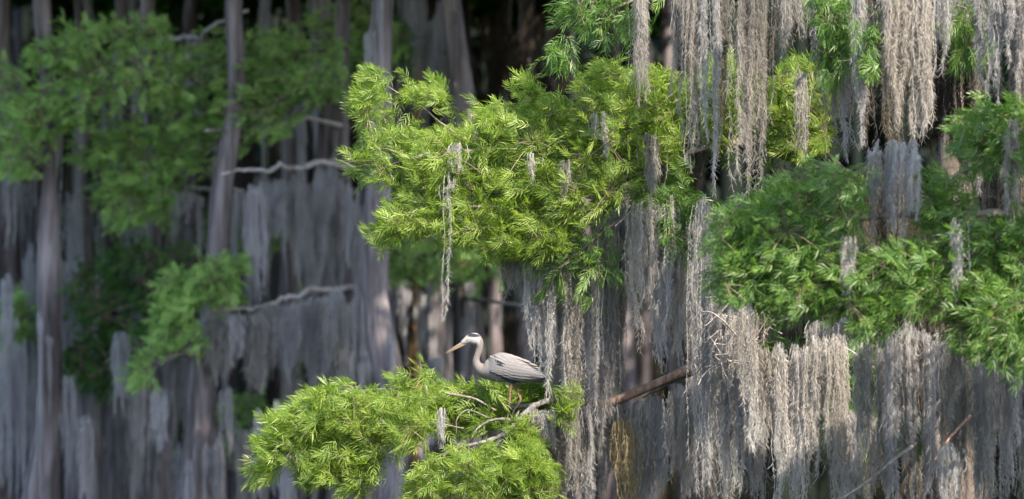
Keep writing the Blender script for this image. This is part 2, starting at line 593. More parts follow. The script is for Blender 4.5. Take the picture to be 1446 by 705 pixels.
# ------------------------------------------------------------------ moss
def tress(mb, top, hw, hd, L, dens=1.0, fine=1.0, ragged=0.3, lean=0.0, tip=0.35, fuzz=1.0, rtop=0.03, shape=(0.7, 0.98, 1.0, 0.85, 0.6)):
    """one hanging tress of Spanish moss: long wandering strands covered in small curled leaves"""
    K = 14
    nr = max(2, int(hw / 0.016))
    per_rope = max(4, int(7 * dens))
    loose = int(nr * per_rope * 0.35)
    rr_ = np.sqrt(RNG.random(nr))
    rth = RNG.random(nr) * 2 * PI
    rte = np.clip(1 - tip * rr_ ** 2 * RNG.random(nr) - np.abs(RNG.normal(0, ragged * 0.6, nr)), 0.12, 1.0)
    rte[int(RNG.integers(nr))] = 1.0
    rid = np.concatenate([np.repeat(np.arange(nr), per_rope), RNG.integers(0, nr, loose)])
    ns = len(rid)
    isl = np.arange(ns) >= nr * per_rope
    sp = np.where(isl, 0.05, 0.011) * fine ** 0.5
    bx = (rr_ * np.cos(rth) * hw)[rid] + RNG.normal(0, 1, ns) * sp
    by = (rr_ * np.sin(rth) * hd)[rid] + RNG.normal(0, 1, ns) * sp
    te = rte[rid] * (1 - 0.3 * RNG.random(ns) ** 1.5 * np.where(isl, 1.8, 1.0))
    t0 = np.minimum(np.abs(RNG.normal(0, rtop, nr))[rid] + np.abs(RNG.normal(0, 0.02, ns)), te * 0.7)
    t = np.linspace(0, 1, K)[None] * (te - t0)[:, None] + t0[:, None]
    prof = np.interp(t, [0, 0.12, 0.4, 0.75, 1.0], shape)
    ph = RNG.random((nr, 4)) * 2 * PI
    fr = RNG.uniform(0.5, 2.6, (nr, 4))
    am = 0.010 + 0.014 * RNG.random(nr)[rid][:, None]
    wx = (np.sin(t * fr[rid, :1] * 6 * max(0.5, L) + ph[rid, :1]) + 0.5 * np.sin(t * fr[rid, 1:2] * 11 * max(.5, L) + ph[rid, 1:2])) * am * (0.3 + t)
    wx = wx + RNG.normal(0, 0.012, nr)[rid][:, None] * t * L + np.sin(t * 9 * max(.5, L) + RNG.random((ns, 1)) * 6) * 0.005
    wy = np.sin(t * fr[rid, 2:3] * 6 * max(0.5, L) + ph[rid, 2:3]) * am
    ox, oy = bx, by
    P = np.empty((ns, K, 3))
    P[..., 0] = top[0] + ox[:, None] * prof + wx + lean * t * L
    P[..., 1] = top[1] + oy[:, None] * prof + wy
    P[..., 2] = top[2] - t * L
    sd = nrm(np.stack([RNG.normal(size=ns), RNG.normal(size=ns), np.zeros(ns)], -1))[:, None]
    sv = np.clip(RNG.random(nr)[rid] * 0.7 + RNG.random(ns) * 0.3, 0, 1)
    mb.ribbons(P, np.full((ns, K), 0.0045 * fine) * np.linspace(1, 0.5, K)[None], sd, sv)
    # curled leaves
    per = np.maximum(4, (te * L * 80 * fuzz / fine).astype(int))
    idx = np.repeat(np.arange(ns), per)
    m = len(idx)
    f = RNG.random(m) * (K - 1.001)
    i = f.astype(int)
    g = (f - i)[:, None]
    B = P[idx, i] * (1 - g) + P[idx, i + 1] * g
    az = RNG.random(m) * 2 * PI
    dn = RNG.uniform(0.25, 2.6, m)
    d = nrm(np.stack([np.cos(az), np.sin(az), -dn], -1))
    curl = nrm(np.cross(d, rand_dir(m)))
    ln = (0.016 + 0.05 * RNG.random(m) ** 2) * fine
    s = np.array([0, 0.35, 0.7, 1.0])
    Q = B[:, None] + d[:, None] * (ln[:, None] * s)[..., None] + curl[:, None] * (ln[:, None] * 0.55 * s ** 2)[..., None]
    Q[..., 2] -= ln[:, None] * 0.45 * s ** 2
    W = (0.0036 * fine * RNG.uniform(0.7, 1.3, m))[:, None] * np.array([1, 0.95, 0.75, 0.35])
    sd = nrm(np.cross(d, rand_dir(m)))[:, None]
    mb.ribbons(Q, W, sd, np.clip(sv[idx] * 0.6 + RNG.random(m) * 0.4, 0, 1))


def moss(label, x0, x1, y0, y1, Y, dens=1.0, mat='moss', group=None, ragged=0.3, lean=0.0, step=27.0, hd=None, fine=1.0, lenvar=0.35, tip=0.35, fuzz=1.0, rtop=None):
    """one clump of moss, hanging as a whole from one spot of a limb; its tresses are its parts"""
    rtop = rtop if rtop is not None else (0.07 if y0 > 0 else 0.03)
    wpx = x1 - x0
    n = max(1, int(round(wpx / step)))
    k = mpp(Y)
    org = at((x0 + x1) / 2, y0, Y)
    def one(i, full):
        mb = MB()
        cx = x0 + (i + 0.5) * wpx / n + RNG.normal(0, 0.12) * wpx / n
        yt = y0 + abs(RNG.normal(0, 5))
        L = (y1 - yt) * k * (1.0 if full else 1 - lenvar * RNG.random())
        p = at(cx, yt, Y + (RNG.normal(0, 0.07) if n > 1 else 0))
        hw = max(0.025, wpx / n * k * (0.5 if n == 1 else 0.66))
        tress(mb, p, hw, hd or min(0.14, max(0.05, hw)), L, dens, fine, ragged, lean, tip, fuzz, rtop)
        return mb
    if n == 1:
        o = one(0, True).build("spanish_moss", M[mat], None, org)
        o.location = tuple(org)
        return tag(o, label, "hanging moss", group)
    root = thing("spanish_moss", label, "hanging moss", org, group)
    full = int(RNG.integers(n))
    for i in range(n):
        one(i, i == full).build("tress", M[mat], root, org)
    return root


# ------------------------------------------------------------------ setting: the lake
mb = MB()
gx = np.array([-900, -60, 60, 900.0])
gy = np.array([-200, 0, 60, 120, 1600.0])
V = np.array([[x, y, 0.0] for y in gy for x in gx])
Q = np.array([[j * 4 + i, j * 4 + i + 1, (j + 1) * 4 + i + 1, (j + 1) * 4 + i] for j in range(4) for i in range(3)])
mb.raw(V, Q)
o = mb.build("water", M['water'])
o["kind"] = "structure"


# ------------------------------------------------------------------ trees
def trunk(tree, base, lean, r, H, flare=0.9, mat='bark_far', label=None, seed=0):
    """tapering trunk with a fluted, swollen foot; lean is the shift in x, y per metre of height"""
    z = np.concatenate([np.linspace(-0.4, 3, 18), np.linspace(3.4, H, 22)])
    g = np.random.default_rng(seed)
    P = np.zeros((len(z), 3))
    wob = r * (0.5 * np.sin(z * g.uniform(0.35, 0.8) + g.random() * 6) + 0.25 * np.sin(z * g.uniform(1.2, 2.2) + g.random() * 6))
    P[:, 0] = base[0] + lean[0] * z + wob
    P[:, 1] = base[1] + lean[1] * z
    P[:, 2] = z
    rr = r * (1 - 0.75 * np.clip(z / H, 0, 1) ** 1.2) * (1 + flare * np.exp(-np.clip(z, 0, None) / 0.9))
    rr = rr * (1 + np.convolve(g.normal(0, 0.16, len(z)), [0.25, 0.5, 0.25], 'same'))
    ph = g.random(3) * 6
    nl = int(g.integers(5, 8))

    def lobes(t, th):
        zz = np.interp(t, np.linspace(0, 1, len(z)), z)
        amp = 0.05 + 0.20 * np.exp(-np.clip(zz, 0, None) / 1.2)
        return 1 + amp * np.sin(nl * th + ph[0]) + 0.05 * np.sin(3 * th + ph[1] + zz * 0.4)
    m = MB()
    m.tube(P, rr, 22, lobes)
    o = m.build("trunk", M[mat], tree, None, True)
    if label:
        part_label(o, label)
    return P, rr


def limb(tree, pts, r0, r1, mat='bark_far', name="limb", label=None, n=30, wob=0.01):
    c = spline(np.array(pts), n)
    c += np.cumsum(RNG.normal(0, wob, c.shape), 0) * np.sin(np.linspace(0, PI, n))[:, None]
    m = MB()
    m.tube(c, np.linspace(r0, r1, n) * (1 + RNG.normal(0, 0.07, n)), 8)
    o = m.build(name, M[mat], tree, None, True)
    if label:
        part_label(o, label)
    return o


CROWN = [crown_mesh(34, 60, (3.4, 3.0, 2.4), 0.42, 0.16, i).build("crown", M['leaf_crown'], mesh_only=True) for i in range(3)]


def add_crown(tree, loc, s=(1, 1, 1), rz=0.0, k=0, label=None):
    o = bpy.data.objects.new("crown", CROWN[k % 3])
    COL.objects.link(o)
    o.parent = tree
    o.location = tuple(loc)
    o.scale = s
    o.rotation_euler = (0, 0, rz)
    return o


def tree_root(name, label, base, group=None):
    t = thing(name, label, "cypress tree", (0, 0, 0), group)
    return t


FAR = {}


def far_tree(key, label, xb, xt, wpx, Y, flare=0.9, mat='bark_far', H=20, group=None, crown=True, seed=1):
    a, b = at(xb, 640, Y), at(xt, 0, Y)
    lean = (b[0] - a[0]) / (b[2] - a[2])
    base = np.array([a[0] - lean * a[2], Y])
    t = tree_root("cypress_tree", label, base, group)
    P, rr = trunk(t, base, (lean, 0.0), wpx * mpp(Y) / 2, H, flare, mat, None, seed)
    if crown:
        for k in range(2):
            z = RNG.uniform(10.2, 11.2) if k == 0 else RNG.uniform(13, 16)
            add_crown(t, (base[0] + lean * min(z, 12) + RNG.normal(0, 0.7), Y + RNG.normal(0, 0.8), z), (1.05, 1.05, 0.62 if k == 0 else 1), RNG.random() * 6, k + seed)
        if Y < 64:  # added canopy, unseen above the frame, to keep sun off the far row
            for k in range(1):
                add_crown(t, (base[0] + RNG.normal(0.8, 0.9), Y - 3.2 - 2.8 * k + RNG.normal(0, 0.6), RNG.uniform(10.2, 11.8) + k * 0.3), (1.1, 0.95, 0.55), RNG.random() * 6, k + seed + 1)
    FAR[key] = t
    return t


far_tree('a', "grey far cypress with bushy green boughs at the outer end of the far row", 62, 66, 34, 58, 0.5, seed=1)
far_tree('b', "slim grey far cypress rising behind the low pale green spray", 126, 118, 24, 62, 0.7, seed=2)
far_tree('c', "far cypress whose pale green layered boughs spread widest over the swamp", 222, 214, 26, 60, 1.0, seed=3)
far_tree('d', "far cypress with a broad flared foot under the hanging moss curtain", 292, 330, 34, 57, 1.5, seed=4)
far_tree('e', "far cypress with dark dense boughs halfway up its trunk", 168, 176, 24, 61, 0.6, seed=5)
far_tree('f', "brownish far cypress with bare pale limbs reaching out over the moss", 515, 478, 30, 59, 0.5, seed=6)
far_tree('g', "far cypress whose leaning top crosses the fork of its neighbour", 640, 540, 36, 64, 0.5, seed=7)
far_tree('h', "stout grey far cypress standing straight behind the heron's head", 655, 645, 40, 61, 0.5, seed=8)
far_tree('i', "grey far cypress with a wide foot showing under the leafy tip of the heron's bough", 548, 536, 40, 56, 0.35, seed=9)
far_tree('j', "slender far cypress between the bare limb and the heron's bough", 472, 452, 28, 62, 0.4, seed=10)
far_tree('k', "far cypress coloured as if sunlit, narrowest of those behind the heron", 589, 593, 17, 70, 0.2, 'bark_sun_tint', seed=11)
far_tree('l', "dusky far cypress behind the heron's back", 735, 745, 30, 66, 0.4, seed=12)
far_tree('m', "far cypress at the very edge of the swamp view, half cut off", -8, 12, 36, 61, 0.8, seed=13)
far_tree('n', "far cypress wrapped in moss behind the fringe of the big moss curtain", 420, 405, 26, 65, 0.6, seed=14)
far_tree('o', "far cypress seen through the gap between the moss streamers and the bough", 822, 806, 30, 68, 0.4, seed=15)

for x, y, z in ((-0.8, 52.8, 10.9), (-3.8, 53.0, 11.1), (2.0, 52.8, 11.0), (-6.6, 53.4, 11.2)):  # extra unseen crowns added against sun flecks on the far row
    add_crown(FAR['i'] if x > -5 else FAR['d'], (x, y, z), (1.0, 0.9, 0.6), RNG.random() * 6, int(abs(x)))

# boughs of the far trees: (tree, mains, regions)
lf = dict(bl=0.10, bw=0.015, nb=14, Ls=0.24, edge=8.0, up=0.9, limbs=16, limb_r=0.016, tw=0.012, wood='bark_far')
foliage_bough(FAR['a'], "bough", [([(66, 150, 58), (120, 110, 57.5), (200, 85, 57)], 0.07, 0.02), ([(66, 100, 58), (110, 70, 57.4), (190, 50, 57)], 0.05, 0.015)],
              [([(-10, 110), (20, 85), (70, 45), (230, 28), (248, 70), (120, 90), (20, 122)], 57.2, 0.5, 260),
               ([(-10, 150), (80, 108), (240, 96), (252, 132), (100, 148), (10, 168)], 57.0, 0.5, 230),
               ([(15, 175), (60, 152), (150, 152), (140, 172), (60, 190)], 57.2, 0.4, 80)], 'leaf_far', out=(-0.3, -0.2, -0.05), **lf)
foliage_bough(FAR['c'], "bough", [([(216, 150, 60), (300, 120, 58.5), (430, 110, 58)], 0.09, 0.02), ([(216, 190, 60), (170, 205, 58.8), (115, 222, 58)], 0.06, 0.015),
                                  ([(216, 110, 60), (330, 78, 58.6), (460, 70, 58)], 0.06, 0.015), ([(216, 250, 60), (190, 265, 58.8), (155, 290, 58)], 0.04, 0.012)],
              [([(235, 82), (330, 48), (470, 52), (486, 88), (380, 98), (250, 108)], 58.4, 0.5, 240),
               ([(200, 135), (300, 112), (480, 106), (486, 138), (340, 150), (210, 156)], 58.2, 0.5, 230),
               ([(103, 218), (160, 178), (330, 162), (332, 188), (200, 210), (120, 238)], 58.2, 0.45, 260),
               ([(138, 255), (200, 220), (300, 208), (290, 238), (210, 268), (150, 288)], 58.1, 0.4, 190),
               ([(150, 306), (190, 280), (250, 264), (232, 298), (170, 318)], 58.1, 0.3, 90)], 'leaf_far', out=(-0.5, -0.2, -0.1), **lf)
foliage_bough(FAR['f'], "bough", [([(490, 150, 59), (420, 130, 57.8), (340, 185, 57.2)], 0.07, 0.02)],
              [([(320, 110), (400, 80), (480, 95), (500, 130), (440, 150), (400, 190), (340, 210), (300, 190)], 57.6, 0.6, 297),
               ([(430, 20), (520, 5), (560, 40), (550, 90), (480, 80)], 60, 0.6, 179)], 'leaf_far', out=(-0.4, -0.2, 0), **lf)
foliage_bough(FAR['e'], "bough", [([(172, 400, 61), (220, 385, 59.8), (300, 370, 59.2)], 0.09, 0.03)],
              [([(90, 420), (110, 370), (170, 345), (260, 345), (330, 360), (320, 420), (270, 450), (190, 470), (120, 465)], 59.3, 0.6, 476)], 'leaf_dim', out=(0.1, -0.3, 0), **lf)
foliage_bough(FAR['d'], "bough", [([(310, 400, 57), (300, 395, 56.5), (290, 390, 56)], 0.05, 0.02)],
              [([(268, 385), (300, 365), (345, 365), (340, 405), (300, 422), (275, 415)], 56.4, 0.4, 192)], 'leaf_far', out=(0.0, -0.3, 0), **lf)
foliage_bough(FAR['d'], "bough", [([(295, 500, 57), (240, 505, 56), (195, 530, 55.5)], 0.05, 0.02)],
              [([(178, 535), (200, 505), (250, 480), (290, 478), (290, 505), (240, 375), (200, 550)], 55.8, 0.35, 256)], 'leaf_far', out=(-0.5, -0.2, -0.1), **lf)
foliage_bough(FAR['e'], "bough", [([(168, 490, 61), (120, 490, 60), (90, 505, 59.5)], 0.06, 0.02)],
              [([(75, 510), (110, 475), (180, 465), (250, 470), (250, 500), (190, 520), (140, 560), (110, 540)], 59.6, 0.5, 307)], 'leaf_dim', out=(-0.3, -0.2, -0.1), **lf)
foliage_bough(FAR['h'], "bough", [([(650, 370, 61), (630, 360, 59.5), (570, 365, 58.8)], 0.05, 0.02)],
              [([(520, 375), (560, 335), (640, 330), (705, 350), (700, 390), (620, 395), (540, 400)], 59.3, 0.5, 297)], 'leaf_far', out=(-0.2, -0.2, 0), **lf)
foliage_bough(FAR['m'], "bough", [([(4, 460, 61), (20, 445, 60), (35, 450, 59.5)], 0.05, 0.02)],
              [([(-15, 430), (20, 415), (48, 445), (40, 480), (0, 490)], 60, 0.4, 192)], 'leaf_far', out=(0.3, -0.2, 0), **lf)
foliage_bough(FAR['n'], "bough", [([(412, 590, 65), (350, 600, 63.5), (270, 620, 62.8)], 0.05, 0.02)],
              [([(240, 640), (280, 590), (340, 560), (400, 560), (400, 620), (330, 640), (270, 670)], 63.4, 0.5, 192)], 'leaf_far', out=(-0.3, -0.2, 0), **lf)
foliage_bough(FAR['j'], "bough", [([(462, 60, 62), (490, 50, 61.5), (540, 70, 61)], 0.05, 0.02)],
              [([(480, 30), (530, 10), (570, 40), (575, 90), (520, 110), (490, 90)], 61.2, 0.5, 256),
               ([(385, 470), (420, 460), (425, 500), (395, 510)], 61.2, 0.3, 76)], 'leaf_dim', out=(0.2, -0.2, 0), **lf)
foliage_bough(FAR['b'], "bough", [([(120, 265, 62), (160, 270, 61.2), (200, 268, 61)], 0.05, 0.02)],
              [([(130, 265), (170, 235), (230, 250), (225, 290), (180, 310), (145, 300)], 61.2, 0.4, 166)], 'leaf_far', out=(0, -0.2, 0), **lf)
foliage_bough(FAR['a'], "bough", [([(66, 240, 58), (30, 220, 57.5), (0, 210, 57)], 0.05, 0.015)],
              [([(-15, 190), (30, 150), (70, 170), (60, 230), (20, 260), (-10, 250)], 57.3, 0.5, 153)], 'leaf_far', out=(-0.3, -0.2, 0), **lf)
foliage_bough(FAR['n'], "bough", [([(410, 300, 65), (370, 310, 64), (330, 330, 63.4)], 0.05, 0.015)],
              [([(280, 320), (340, 290), (410, 300), (400, 345), (330, 350)], 63.4, 0.5, 179), ([(180, 300), (240, 290), (250, 320), (200, 330)], 63, 0.4, 76)], 'leaf_far', out=(-0.3, -0.2, 0), **lf)
# bare pale limbs
limb(FAR['f'], [at(505, 240, 59), at(440, 228, 58), at(370, 232, 57.3), at(312, 248, 56.8)], 0.055, 0.02, 'limb_far', label="bare pale limb", wob=0.03)
limb(FAR['f'], [at(512, 407, 59), at(440, 402, 58), at(370, 425, 57.3), at(298, 440, 56.8)], 0.055, 0.022, 'limb_far', label="bare pale limb bearing a moss curtain", wob=0.03)
limb(FAR['f'], [at(490, 178, 59), at(420, 175, 58), at(340, 182, 57.3), at(290, 185, 56.8)], 0.04, 0.02, 'limb_far', label="thin bare limb", wob=0.035)
limb(FAR['c'], [at(218, 285, 60), at(260, 268, 59), at(320, 262, 58.3), at(340, 270, 57.8)], 0.05, 0.02, 'limb_far', label="thin bare limb", wob=0.035)
limb(FAR['c'], [at(216, 60, 60), at(290, 40, 59), at(350, 15, 58.3)], 0.05, 0.02, 'limb_far', label="thin bare limb", wob=0.035)
limb(FAR['g'], [at(585, 45, 64), at(625, 75, 63.2), at(648, 98, 62.6)], 0.05, 0.04, label="short bare fork")
limb(FAR['h'], [at(648, 420, 61), at(690, 425, 60), at(760, 440, 59.3)], 0.05, 0.02, label="bare limb")

# more cypress trunks deeper in
deep = "slender dim cypress trunk deep in the swamp, behind the mossy far row"
k = 0
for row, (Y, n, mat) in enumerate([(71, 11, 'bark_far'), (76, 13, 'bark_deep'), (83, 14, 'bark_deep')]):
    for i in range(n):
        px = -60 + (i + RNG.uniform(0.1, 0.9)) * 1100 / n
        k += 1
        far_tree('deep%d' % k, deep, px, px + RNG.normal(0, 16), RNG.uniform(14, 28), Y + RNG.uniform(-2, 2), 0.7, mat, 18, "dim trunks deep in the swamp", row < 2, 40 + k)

# the wood beyond: one mass nobody could count
mb = MB()
n = 26000
P0 = np.stack([RNG.uniform(-30, 30, n), RNG.uniform(91, 99, n), RNG.uniform(-0.5, 24, n)], -1)
D = nrm(rand_dir(n) * np.array([1, 0.6, 1]) + np.array([0, 0, -0.5]))
mb.ribbons(np.stack([P0, P0 + D * 0.6, P0 + D * 1.1], 1), np.tile([0.25, 0.5, 0.1], (n, 1)), nrm(np.cross(D, nrm(rand_dir(n) + np.array([0, 1.5, 0]))))[:, None])
n = 900
P0 = np.stack([RNG.uniform(-34, 34, n), RNG.uniform(99.5, 101, n), RNG.uniform(-0.5, 26, n)], -1)
D = nrm(rand_dir(n) * np.array([1, 0.3, 1]))
mb.ribbons(np.stack([P0, P0 + D * 1.4, P0 + D * 2.6], 1), np.tile([1.0, 2.0, 0.6], (n, 1)), nrm(np.cross(D, nrm(rand_dir(n) * 0.4 + np.array([0, 1.5, 0]))))[:, None])
n = 160
for i in range(n):
    x, y = RNG.uniform(-26, 26), RNG.uniform(88, 98)
    z = np.linspace(-0.3, 20, 8)
    mb.tube(np.stack([x + RNG.normal(0, 0.02) * z, np.full(8, y), z], -1), np.linspace(0.28, 0.08, 8) * RNG.uniform(0.5, 1.3), 7, cap=False)
M['wood_far'] = leafy('far_wood_leaf', [(0.0, (0.008, 0.011, 0.010)), (0.6, (0.016, 0.022, 0.018)), (1.0, (0.03, 0.042, 0.028))], 0.1, 1.0, 0.0)  # near-black leaf colour stands in for the wood's deep shade
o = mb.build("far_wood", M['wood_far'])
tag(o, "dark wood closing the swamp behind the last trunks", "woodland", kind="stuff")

# ------------------------------------------------------------------ moss on the far trees
FM = []
for i in range(6):
    m = MB()
    tress(m, np.zeros(3), 0.19, 0.14, 1.0, 0.5, 1.4, 1.0, RNG.normal(0, 0.04), 0.5, 1.5, 0.11)
    FM.append(m.build("spanish_moss", M['moss_far'], mesh_only=True))
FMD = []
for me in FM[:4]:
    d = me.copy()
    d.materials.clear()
    d.materials.append(M['moss_deep_shade_tint'])
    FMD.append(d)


def far_moss(zone, label, n, group, wide=(0.8, 1.5), dark=False):
    """zone: (x0, x1, top0, top1, len0, len1, Y0, Y1) in photo pixels and metres of depth"""
    x0, x1, t0, t1, l0, l1, Y0, Y1 = zone
    for i in range(n):
        px = x0 + (i + RNG.uniform(0.1, 0.9)) * (x1 - x0) / n
        Y = RNG.uniform(Y0, Y1)
        p = at(px, RNG.uniform(t0, t1), Y)
        L = RNG.uniform(l0, l1) * mpp(Y)
        pool = FMD if dark else FM
        o = bpy.data.objects.new("spanish_moss", pool[int(RNG.integers(len(pool)))])
        COL.objects.link(o)
        o.location = tuple(p)
        s = RNG.uniform(*wide)
        o.scale = (s, s, L)
        o.rotation_euler = (0, 0, RNG.random() * 6.28)
        tag(o, label, "hanging moss", group)


far_moss((-10, 110, 330, 560, 130, 330, 58, 61), "blurred grey moss cloaking the outermost far trunks below the green sprays", 17, "moss on the outermost far trunks", (0.5, 1.0))
far_moss((-10, 260, 150, 300, 80, 260, 59, 64), "faint moss hanging below the pale green boughs beside the outermost far trunks", 15, "moss under the pale green far boughs", (0.5, 1.0))
far_moss((100, 300, 450, 600, 80, 260, 57, 63), "grey moss hanging low below the dark green far boughs", 15, "moss under the dark green far boughs", (0.5, 1.0))
far_moss((300, 500, 236, 262, 50, 230, 57, 59), "grey moss hanging from the upper bare pale far limb", 19, "moss on the upper bare far limb", (0.5, 1.0))
far_moss((240, 420, 268, 285, 30, 140, 57.6, 59), "wispy moss hanging from the thin bare far limb under the brightest far sprays", 10, "moss on the thin bare far limb", (0.4, 0.8))
far_moss((415, 540, 220, 380, 100, 260, 58, 61), "thick grey moss clothing the brownish far trunk", 16, "moss clothing the brownish far trunk", (0.6, 1.2))
far_moss((400, 520, 402, 425, 50, 220, 57.5, 60), "grey moss fringe hanging from the trunk end of the lower bare far limb", 12, "moss at the trunk end of the lower bare limb", (0.5, 1.0))
far_moss((510, 640, 370, 440, 40, 170, 59, 63), "moss tails hanging behind the drooping tip of the bright bough", 7, "moss behind the tip of the bright bough", (0.5, 1.0))
far_moss((560, 640, -40, 70, 60, 180, 62, 64), "dusky moss hanging from the leaning far cypress near its fork", 11, "moss on the leaning far cypress", (0.5, 1.0))
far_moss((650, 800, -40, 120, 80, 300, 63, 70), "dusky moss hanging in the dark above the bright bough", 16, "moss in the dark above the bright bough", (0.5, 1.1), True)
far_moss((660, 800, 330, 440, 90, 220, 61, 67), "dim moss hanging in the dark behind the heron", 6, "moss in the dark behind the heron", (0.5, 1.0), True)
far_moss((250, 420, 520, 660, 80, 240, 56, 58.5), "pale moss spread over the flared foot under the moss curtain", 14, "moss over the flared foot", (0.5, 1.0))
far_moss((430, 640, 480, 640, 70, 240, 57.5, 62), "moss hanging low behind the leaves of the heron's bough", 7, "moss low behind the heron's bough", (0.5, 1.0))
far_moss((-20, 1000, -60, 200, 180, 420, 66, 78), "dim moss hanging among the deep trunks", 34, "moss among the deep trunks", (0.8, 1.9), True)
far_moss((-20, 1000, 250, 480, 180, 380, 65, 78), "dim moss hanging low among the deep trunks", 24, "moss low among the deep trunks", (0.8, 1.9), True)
far_moss((0, 560, -60, 160, 160, 330, 61, 65), "grey moss streaming down behind the pale green layered boughs", 13, "moss behind the pale green layered boughs", (0.5, 1.0))
far_moss((-10, 560, 240, 480, 200, 340, 59, 65), "grey moss hanging in long streaks between the far trunks", 8, "moss between the far trunks", (0.5, 1.0))
for key, who in (('a', "outermost bushy far cypress"), ('b', "slim far cypress behind the low spray"), ('c', "far cypress with the widest pale boughs"), ('f', "brownish far cypress with bare limbs"),
                 ('g', "leaning far cypress"), ('h', "stout far cypress behind the heron's head"), ('i', "far cypress under the heron bough's leafy tip"), ('j', "slender far cypress by the bare limb")):
    P = [c for c in FAR[key].children if c.name.startswith("trunk")][0]
    vs = P.data.vertices
    for n_ in range(5):
        v = vs[int(RNG.integers(22 * 8, 22 * 26))].co
        o = bpy.data.objects.new("spanish_moss", FM[int(RNG.integers(6))])
        COL.objects.link(o)
        c = [w_.co for w_ in vs if abs(w_.co.z - v.z) < 0.02]
        mx = sum(w_.x for w_ in c) / len(c)
        my = min(w_.y for w_ in c)
        o.location = (mx + RNG.normal(0, 0.09), my - 0.05, v.z + 0.6)
        s = RNG.uniform(0.2, 0.45)
        o.scale = (s, s, RNG.uniform(1.0, 2.8))
        tag(o, "thin moss on the trunk of the " + who, "hanging moss", "moss clinging to the " + who)
moss("broad grey curtain of moss hanging from the tip of the lower bare far limb", 292, 374, 436, 556, 56.7, 2.0, 'moss_far', None, fine=1.8, step=28)
moss("shorter moss curtain joining the broad one along the lower bare far limb", 370, 420, 424, 540, 57.2, 1.8, 'moss_far', None, fine=1.8, step=28)
moss("long moss veil hanging between the broad far curtain and the brownish far trunk", 432, 470, 415, 560, 57.6, 1.4, 'moss_far', None, fine=1.8, step=28)
moss("pale moss tail hanging below the small bright far spray", 198, 228, 545, 640, 55.4, 1.5, 'moss_far', None, fine=1.8, step=18)

# ------------------------------------------------------------------ the heron's tree
T1 = tree_root("cypress_tree", "mossy cypress whose lit boughs carry the heron", None)
tb_ = at(1345, 600, 41.6)
TX = tb_[0]
trunk(T1, (TX, 41.6), (0.0, 0.01), 0.27, 19, 1.0, 'bark', seed=77)
for k in range(3):
    add_crown(T1, (TX + RNG.normal(-0.5, 0.8), 42.0 + k * 0.5, 16.5 + 1.6 * k), (0.9, 0.9, 0.8), k * 2, k)

# bright upper bough
near = dict(bl=0.094, bw=0.0088, nb=13, Ls=0.18, edge=7.0)
foliage_bough(T1, "bough", [([(1345, 300, 41.6), (1200, 250, 40.9), (1060, 210, 40.4), (930, 190, 40.1), (800, 205, 39.9), (690, 215, 39.8), (600, 225, 39.7), (545, 240, 39.6)], 0.065, 0.012),
                            ([(930, 190, 40.1), (850, 262, 40.0), (760, 290, 39.8), (640, 290, 39.6)], 0.03, 0.01),
                            ([(690, 215, 39.8), (628, 178, 39.75), (590, 148, 39.7), (540, 120, 39.7)], 0.014, 0.005)],
              [([(495, 240), (515, 185), (545, 175), (640, 185), (740, 150), (800, 135), (850, 90), (895, 100), (900, 250), (850, 300), (800, 325), (700, 345), (650, 340), (600, 335), (545, 330), (560, 265)], 39.8, 0.27, 2050),
               ([(497, 135), (522, 92), (545, 110), (552, 160), (520, 175)], 39.7, 0.12, 85),
               ([(560, 125), (600, 105), (640, 130), (635, 155), (600, 150)], 39.7, 0.12, 48),
               ([(725, 125), (742, 105), (765, 130), (755, 150), (735, 145)], 39.8, 0.08, 42),
               ([(670, 160), (700, 140), (712, 160), (690, 185)], 39.8, 0.08, 38),
               ([(527, 340), (545, 300), (570, 310), (545, 345)], 39.6, 0.1, 70),
               ([(690, 345), (800, 320), (800, 350), (700, 362)], 39.7, 0.15, 157),
               ([(895, 100), (960, 110), (965, 215), (900, 235)], 40.0, 0.25, 577)],
              'leaf', out=(-0.35, -0.1, 0.12), label="long bough with bright yellow green leaves", **near)
foliage_bough(T1, "bough", [([(1200, 250, 40.9), (1150, 200, 40.4), (1100, 150, 40.2)], 0.03, 0.01), ([(1060, 208, 40.4), (1020, 160, 40.2), (990, 120, 40.2)], 0.02, 0.008)],
              [([(970, 110), (1020, 85), (1045, 100), (1040, 205), (980, 200)], 40.3, 0.25, 455),
               ([(1080, 130), (1120, 85), (1160, 90), (1165, 215), (1090, 215)], 40.2, 0.25, 577),
               ([(1030, 100), (1090, 130), (1090, 200), (1040, 200)], 40.5, 0.2, 227)],
              'leaf', out=(-0.1, -0.1, 0.25), label="short bright bough behind the moss streamers", **near)
# dim sprigs under the bright bough
foliage_bough(T1, "bough", [([(950, 215, 40.3), (900, 290, 40.0), (840, 340, 39.9), (790, 380, 39.8)], 0.025, 0.006)],
              [([(750, 360), (800, 335), (870, 340), (890, 390), (850, 420), (790, 430), (760, 400)], 39.8, 0.1, 80),
               ([(925, 300), (965, 280), (1000, 320), (985, 370), (940, 360)], 39.8, 0.12, 87),
               ([(880, 240), (960, 230), (990, 290), (900, 300)], 39.9, 0.15, 105)],
              'leaf_shade_tint', out=(-0.2, -0.1, -0.3), label="thin drooping bough over the moss curtain", **near)
